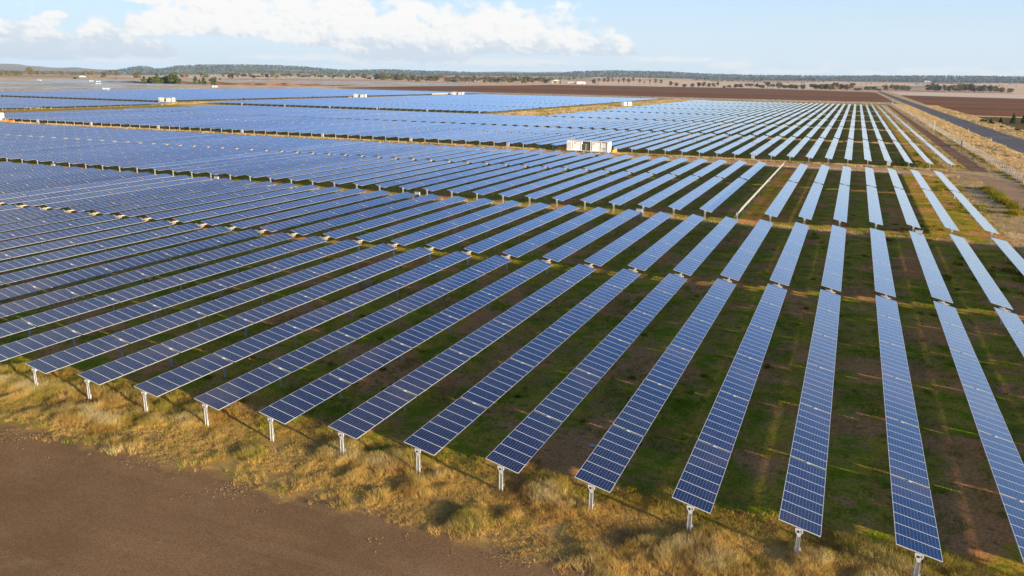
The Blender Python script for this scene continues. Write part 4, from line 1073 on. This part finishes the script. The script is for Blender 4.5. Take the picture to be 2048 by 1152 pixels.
# low green growth between the nearest rows
def ki(x, y):
    g = fbm(x, y, 5.5, 31)*.55+fbm(x, y, 1.8, 32)*.45
    d = np.hypot(x-CAM[0], y-CAM[1])
    return (rng.uniform(0, 1, len(x)) < np.clip((g-.46)*8, .04, 1)*np.clip(45/d, .25, 1))
x, y, idx, nc = tufts(90000, 9, (-30, 76), (1.5, 92), .13, ki)
g = sst(fbm(x, y, 4.2, 33), .42, .58)
tone = rng.uniform(.6, 1.3, nc)[idx]
col = mixc(mixc(np.tile(cO*1.2, (len(x), 1)), cG*np.array((1.3, 1.2, 1)), g), cB*1.2, sst(fbm(x, y, 2.6, 34), .55, .7)*.7)*tone[:, None]
blades('low_grass', x, y, rng.uniform(.05, .16, len(x))*(1+.6*g), rng.uniform(.02, .045, len(x)), rng.uniform(.3, 1.0, len(x)), col, 'low green and olive grass in the shade between the nearest rows', .012)
def ks(x, y): return (rng.uniform(0, 1, len(x)) < np.clip((fbm(x, y, 3.4, 36)-.56)*9, .0, 1)*np.clip(50/np.hypot(x-CAM[0], y-CAM[1]), .25, 1))
x, y, idx, nc = tufts(60000, 8, (-30, 76), (2.5, 92), .09, ks)
col = mixc(np.tile(cS*.8, (len(x), 1)), cB, rng.uniform(0, .8, len(x)))*rng.uniform(.6, 1.2, nc)[idx][:, None]
blades('dry_tufts', x, y, rng.uniform(.08, .30, len(x)), rng.uniform(.015, .03, len(x)), rng.uniform(.3, .9, len(x)), col, 'brown dry tufts scattered in patches between the nearest rows', .012)
def kd(x, y): return (rng.uniform(0, 1, len(x)) < np.clip(90/np.hypot(x-CAM[0], y-CAM[1]), .25, 1)*np.clip((fbm(x, y, 7, 41)-.36)*5, .05, 1))
x, y, idx, nc = tufts(26000, 8, (-190, 76), (94, 182), .2, kd)
g = sst(fbm(x, y, 6.0, 43), .42, .58)
col = mixc(mixc(np.tile(cO*1.2, (len(x), 1)), cG*np.array((1.3, 1.05, 1)), g), cB*1.2, sst(fbm(x, y, 5, 44), .5, .68)*.8)*rng.uniform(.6, 1.3, nc)[idx][:, None]
blades('low_grass', x, y, rng.uniform(.07, .22, len(x)), rng.uniform(.04, .08, len(x)), rng.uniform(.3, 1.0, len(x)), col, 'low green and olive grass in the shade of the second block', .012)
# weed clumps
cxs = []; 
for bx, by, sp, nn, sc in ((72, 74, 5, 26, 1.2), (60, 97, 5, 20, 1.0), (66, 66, 5, 12, 1.2), (48, 88, 3, 10, .9), (40, 20, 12, 14, .6), (18, 12, 10, 16, .6), (72, 130, 5, 30, 1.1), (70, 160, 5, 26, 1.1), (68, 215, 8, 30, 1.3), (73, 250, 4, 26, 1.3), (52, 60, 20, 30, .5)):
    for _ in range(nn): cxs.append((random.gauss(bx, sp*.5), random.gauss(by, sp), sc*random.uniform(.6, 1.2)))
for bx, by in [(78.2, 160.8), (78.5, 155.8), (78.8, 152.6), (78.5, 143.8), (78.6, 139.6), (78.6, 133.4), (78.0, 126.8)]:
    for _ in range(3): cxs.append((bx+random.gauss(0, .4), by+random.gauss(0, 1.2), 2.2))
for yy in np.arange(150, 420, 2.2): cxs.append((86.7+random.gauss(0, .3), yy+random.gauss(0, 1), random.uniform(.5, 1.6)))
cxs = np.array([q for q in cxs if q[1] > 0]); per = 90
x = np.repeat(cxs[:, 0], per); y = np.repeat(cxs[:, 1], per); sc = np.repeat(cxs[:, 2], per)
x = x+rng.normal(0, .28, len(x))*sc; y = y+rng.normal(0, .28, len(x))*sc
tn = np.repeat(rng.uniform(.6, 1.4, len(cxs)), per)
col = (cG*np.array((1.1, .85, 1.2)))[None]*tn[:, None]*rng.uniform(.7, 1.4, (len(x), 1)); col[:, 0] *= np.repeat(rng.uniform(.9, 1.9, len(cxs)), per)
blades('weeds', x, y, rng.uniform(.12, .5, len(x))*sc, rng.uniform(.05, .10, len(x))*np.maximum(sc, .7), rng.uniform(.2, .9, len(x)), col, 'bushy green weed clumps among the rows and beside the track curve', .02)
# aisle and verge straw
def verge(name, n, xr, yr, lab, yb=0.0, hh=(.2, .55), gm=.25, ref=200, seed=50, ww=.07, per=10):
    def kk(x, y): return rng.uniform(0, 1, len(x)) < np.clip(ref/np.hypot(x-CAM[0], y-CAM[1]), .1, 1)*np.clip((fbm(x, y, 5, seed)-.30)*5, .08, 1)
    x, y, idx, nc = tufts(n, per, xr, yr, .28, kk)
    g = sst(fbm(x, y, 6.0, seed+1), .55, .66)*gm*3
    col = mixc(mixc(np.tile(np.array((.86, .66, .36)), (len(x), 1)), np.array((.34, .30, .06)), np.clip(g, 0, 1)), np.array((.66, .44, .20)), rng.uniform(0, 1, len(x)))*rng.uniform(.7, 1.15, nc)[idx][:, None]
    d = np.hypot(x-CAM[0], y-CAM[1])/150
    blades(name, x, y, rng.uniform(*hh, len(x)), ww*np.clip(d, .6, 4), rng.uniform(.2, .9, len(x)), col, lab, .03)
verge('dry_grass', 5200, (-140, 76), (88.6, 93.8), 'dry yellow grass strip between the nearest and second blocks', ref=110, hh=(.15, .42), ww=.04, seed=52)
verge('dry_grass', 6500, (-300, 76), (183.6, 189.0), 'dry grass edge along the near side of the service road', seed=54)
verge('dry_grass', 6500, (-300, 76), (199.8, 203.8), 'yellow grass edge along the far side of the service road', seed=56, gm=.35)
verge('dry_grass', 16000, (87.9, 102.2), (100, 960), 'tall straw coloured grass between the wire fence and the road', seed=58, ref=260, hh=(.25, .75), ww=.10)
verge('dry_grass', 7000, (116.4, 130), (260, 960), 'straw coloured grass on the far side of the sealed road', seed=60, ref=300, hh=(.2, .6), ww=.12)
verge('dry_grass', 5000, (73.8, 79.4), (205, 900), 'dry grass beside the last rows and the wheel track', seed=62, ref=260, hh=(.1, .35), ww=.08, gm=.4)
verge('dry_grass', 2500, (84.0, 87.3), (205, 900), 'dry grass at the foot of the wire fence', seed=64, ref=260, hh=(.15, .5), ww=.08)
verge('dry_grass', 3200, (71, 79), (92, 184), 'thin dry grass inside the track curve', seed=66, ref=200, hh=(.08, .25), ww=.05)

verge('yellow_grass', 9000, (-151, -111), (390, 940), 'yellow green grass of the wide aisle between far panel blocks', seed=70, ref=480, hh=(.2, .6), ww=.10, gm=.9)
verge('dry_grass', 3500, (-407, -376), (210, 900), 'dry grass of the far narrow aisle', seed=72, ref=500, hh=(.2, .5), ww=.10, gm=.3)
for q, (ya, yb_) in enumerate(((293.5, 301), (387.5, 396), (482, 491), (576, 586), (670, 680))):
    verge('dry_grass', 3200, (-108 if q else -300, 76), (ya, yb_), 'dry straw strip across the rows, %s strip behind the service road' % ordinal(q+1), seed=74+q, ref=320, hh=(.25, .6), ww=.09, gm=.1)

# ------------------------------------------------------------------ air
if HAZE_ON:
    mb = MB(); mb.box((-4000, 9000, 149), (44000, 40000, 302))
    m = bpy.data.materials.new('haze'); m.use_nodes = True; t = NT(m.node_tree); m.node_tree.nodes.clear()
    out = t.n('ShaderNodeOutputMaterial'); pv = t.n('ShaderNodeVolumePrincipled')
    pv.inputs['Color'].default_value = (.58, .77, 1.0, 1); pv.inputs['Density'].default_value = HAZE_D; pv.inputs['Anisotropy'].default_value = .0
    t.t.links.new(pv.outputs[0], out.inputs['Volume'])
    tag(mb.build('haze', [m]), 'thin pale blue air haze over the far plain', 'haze', kind='stuff')
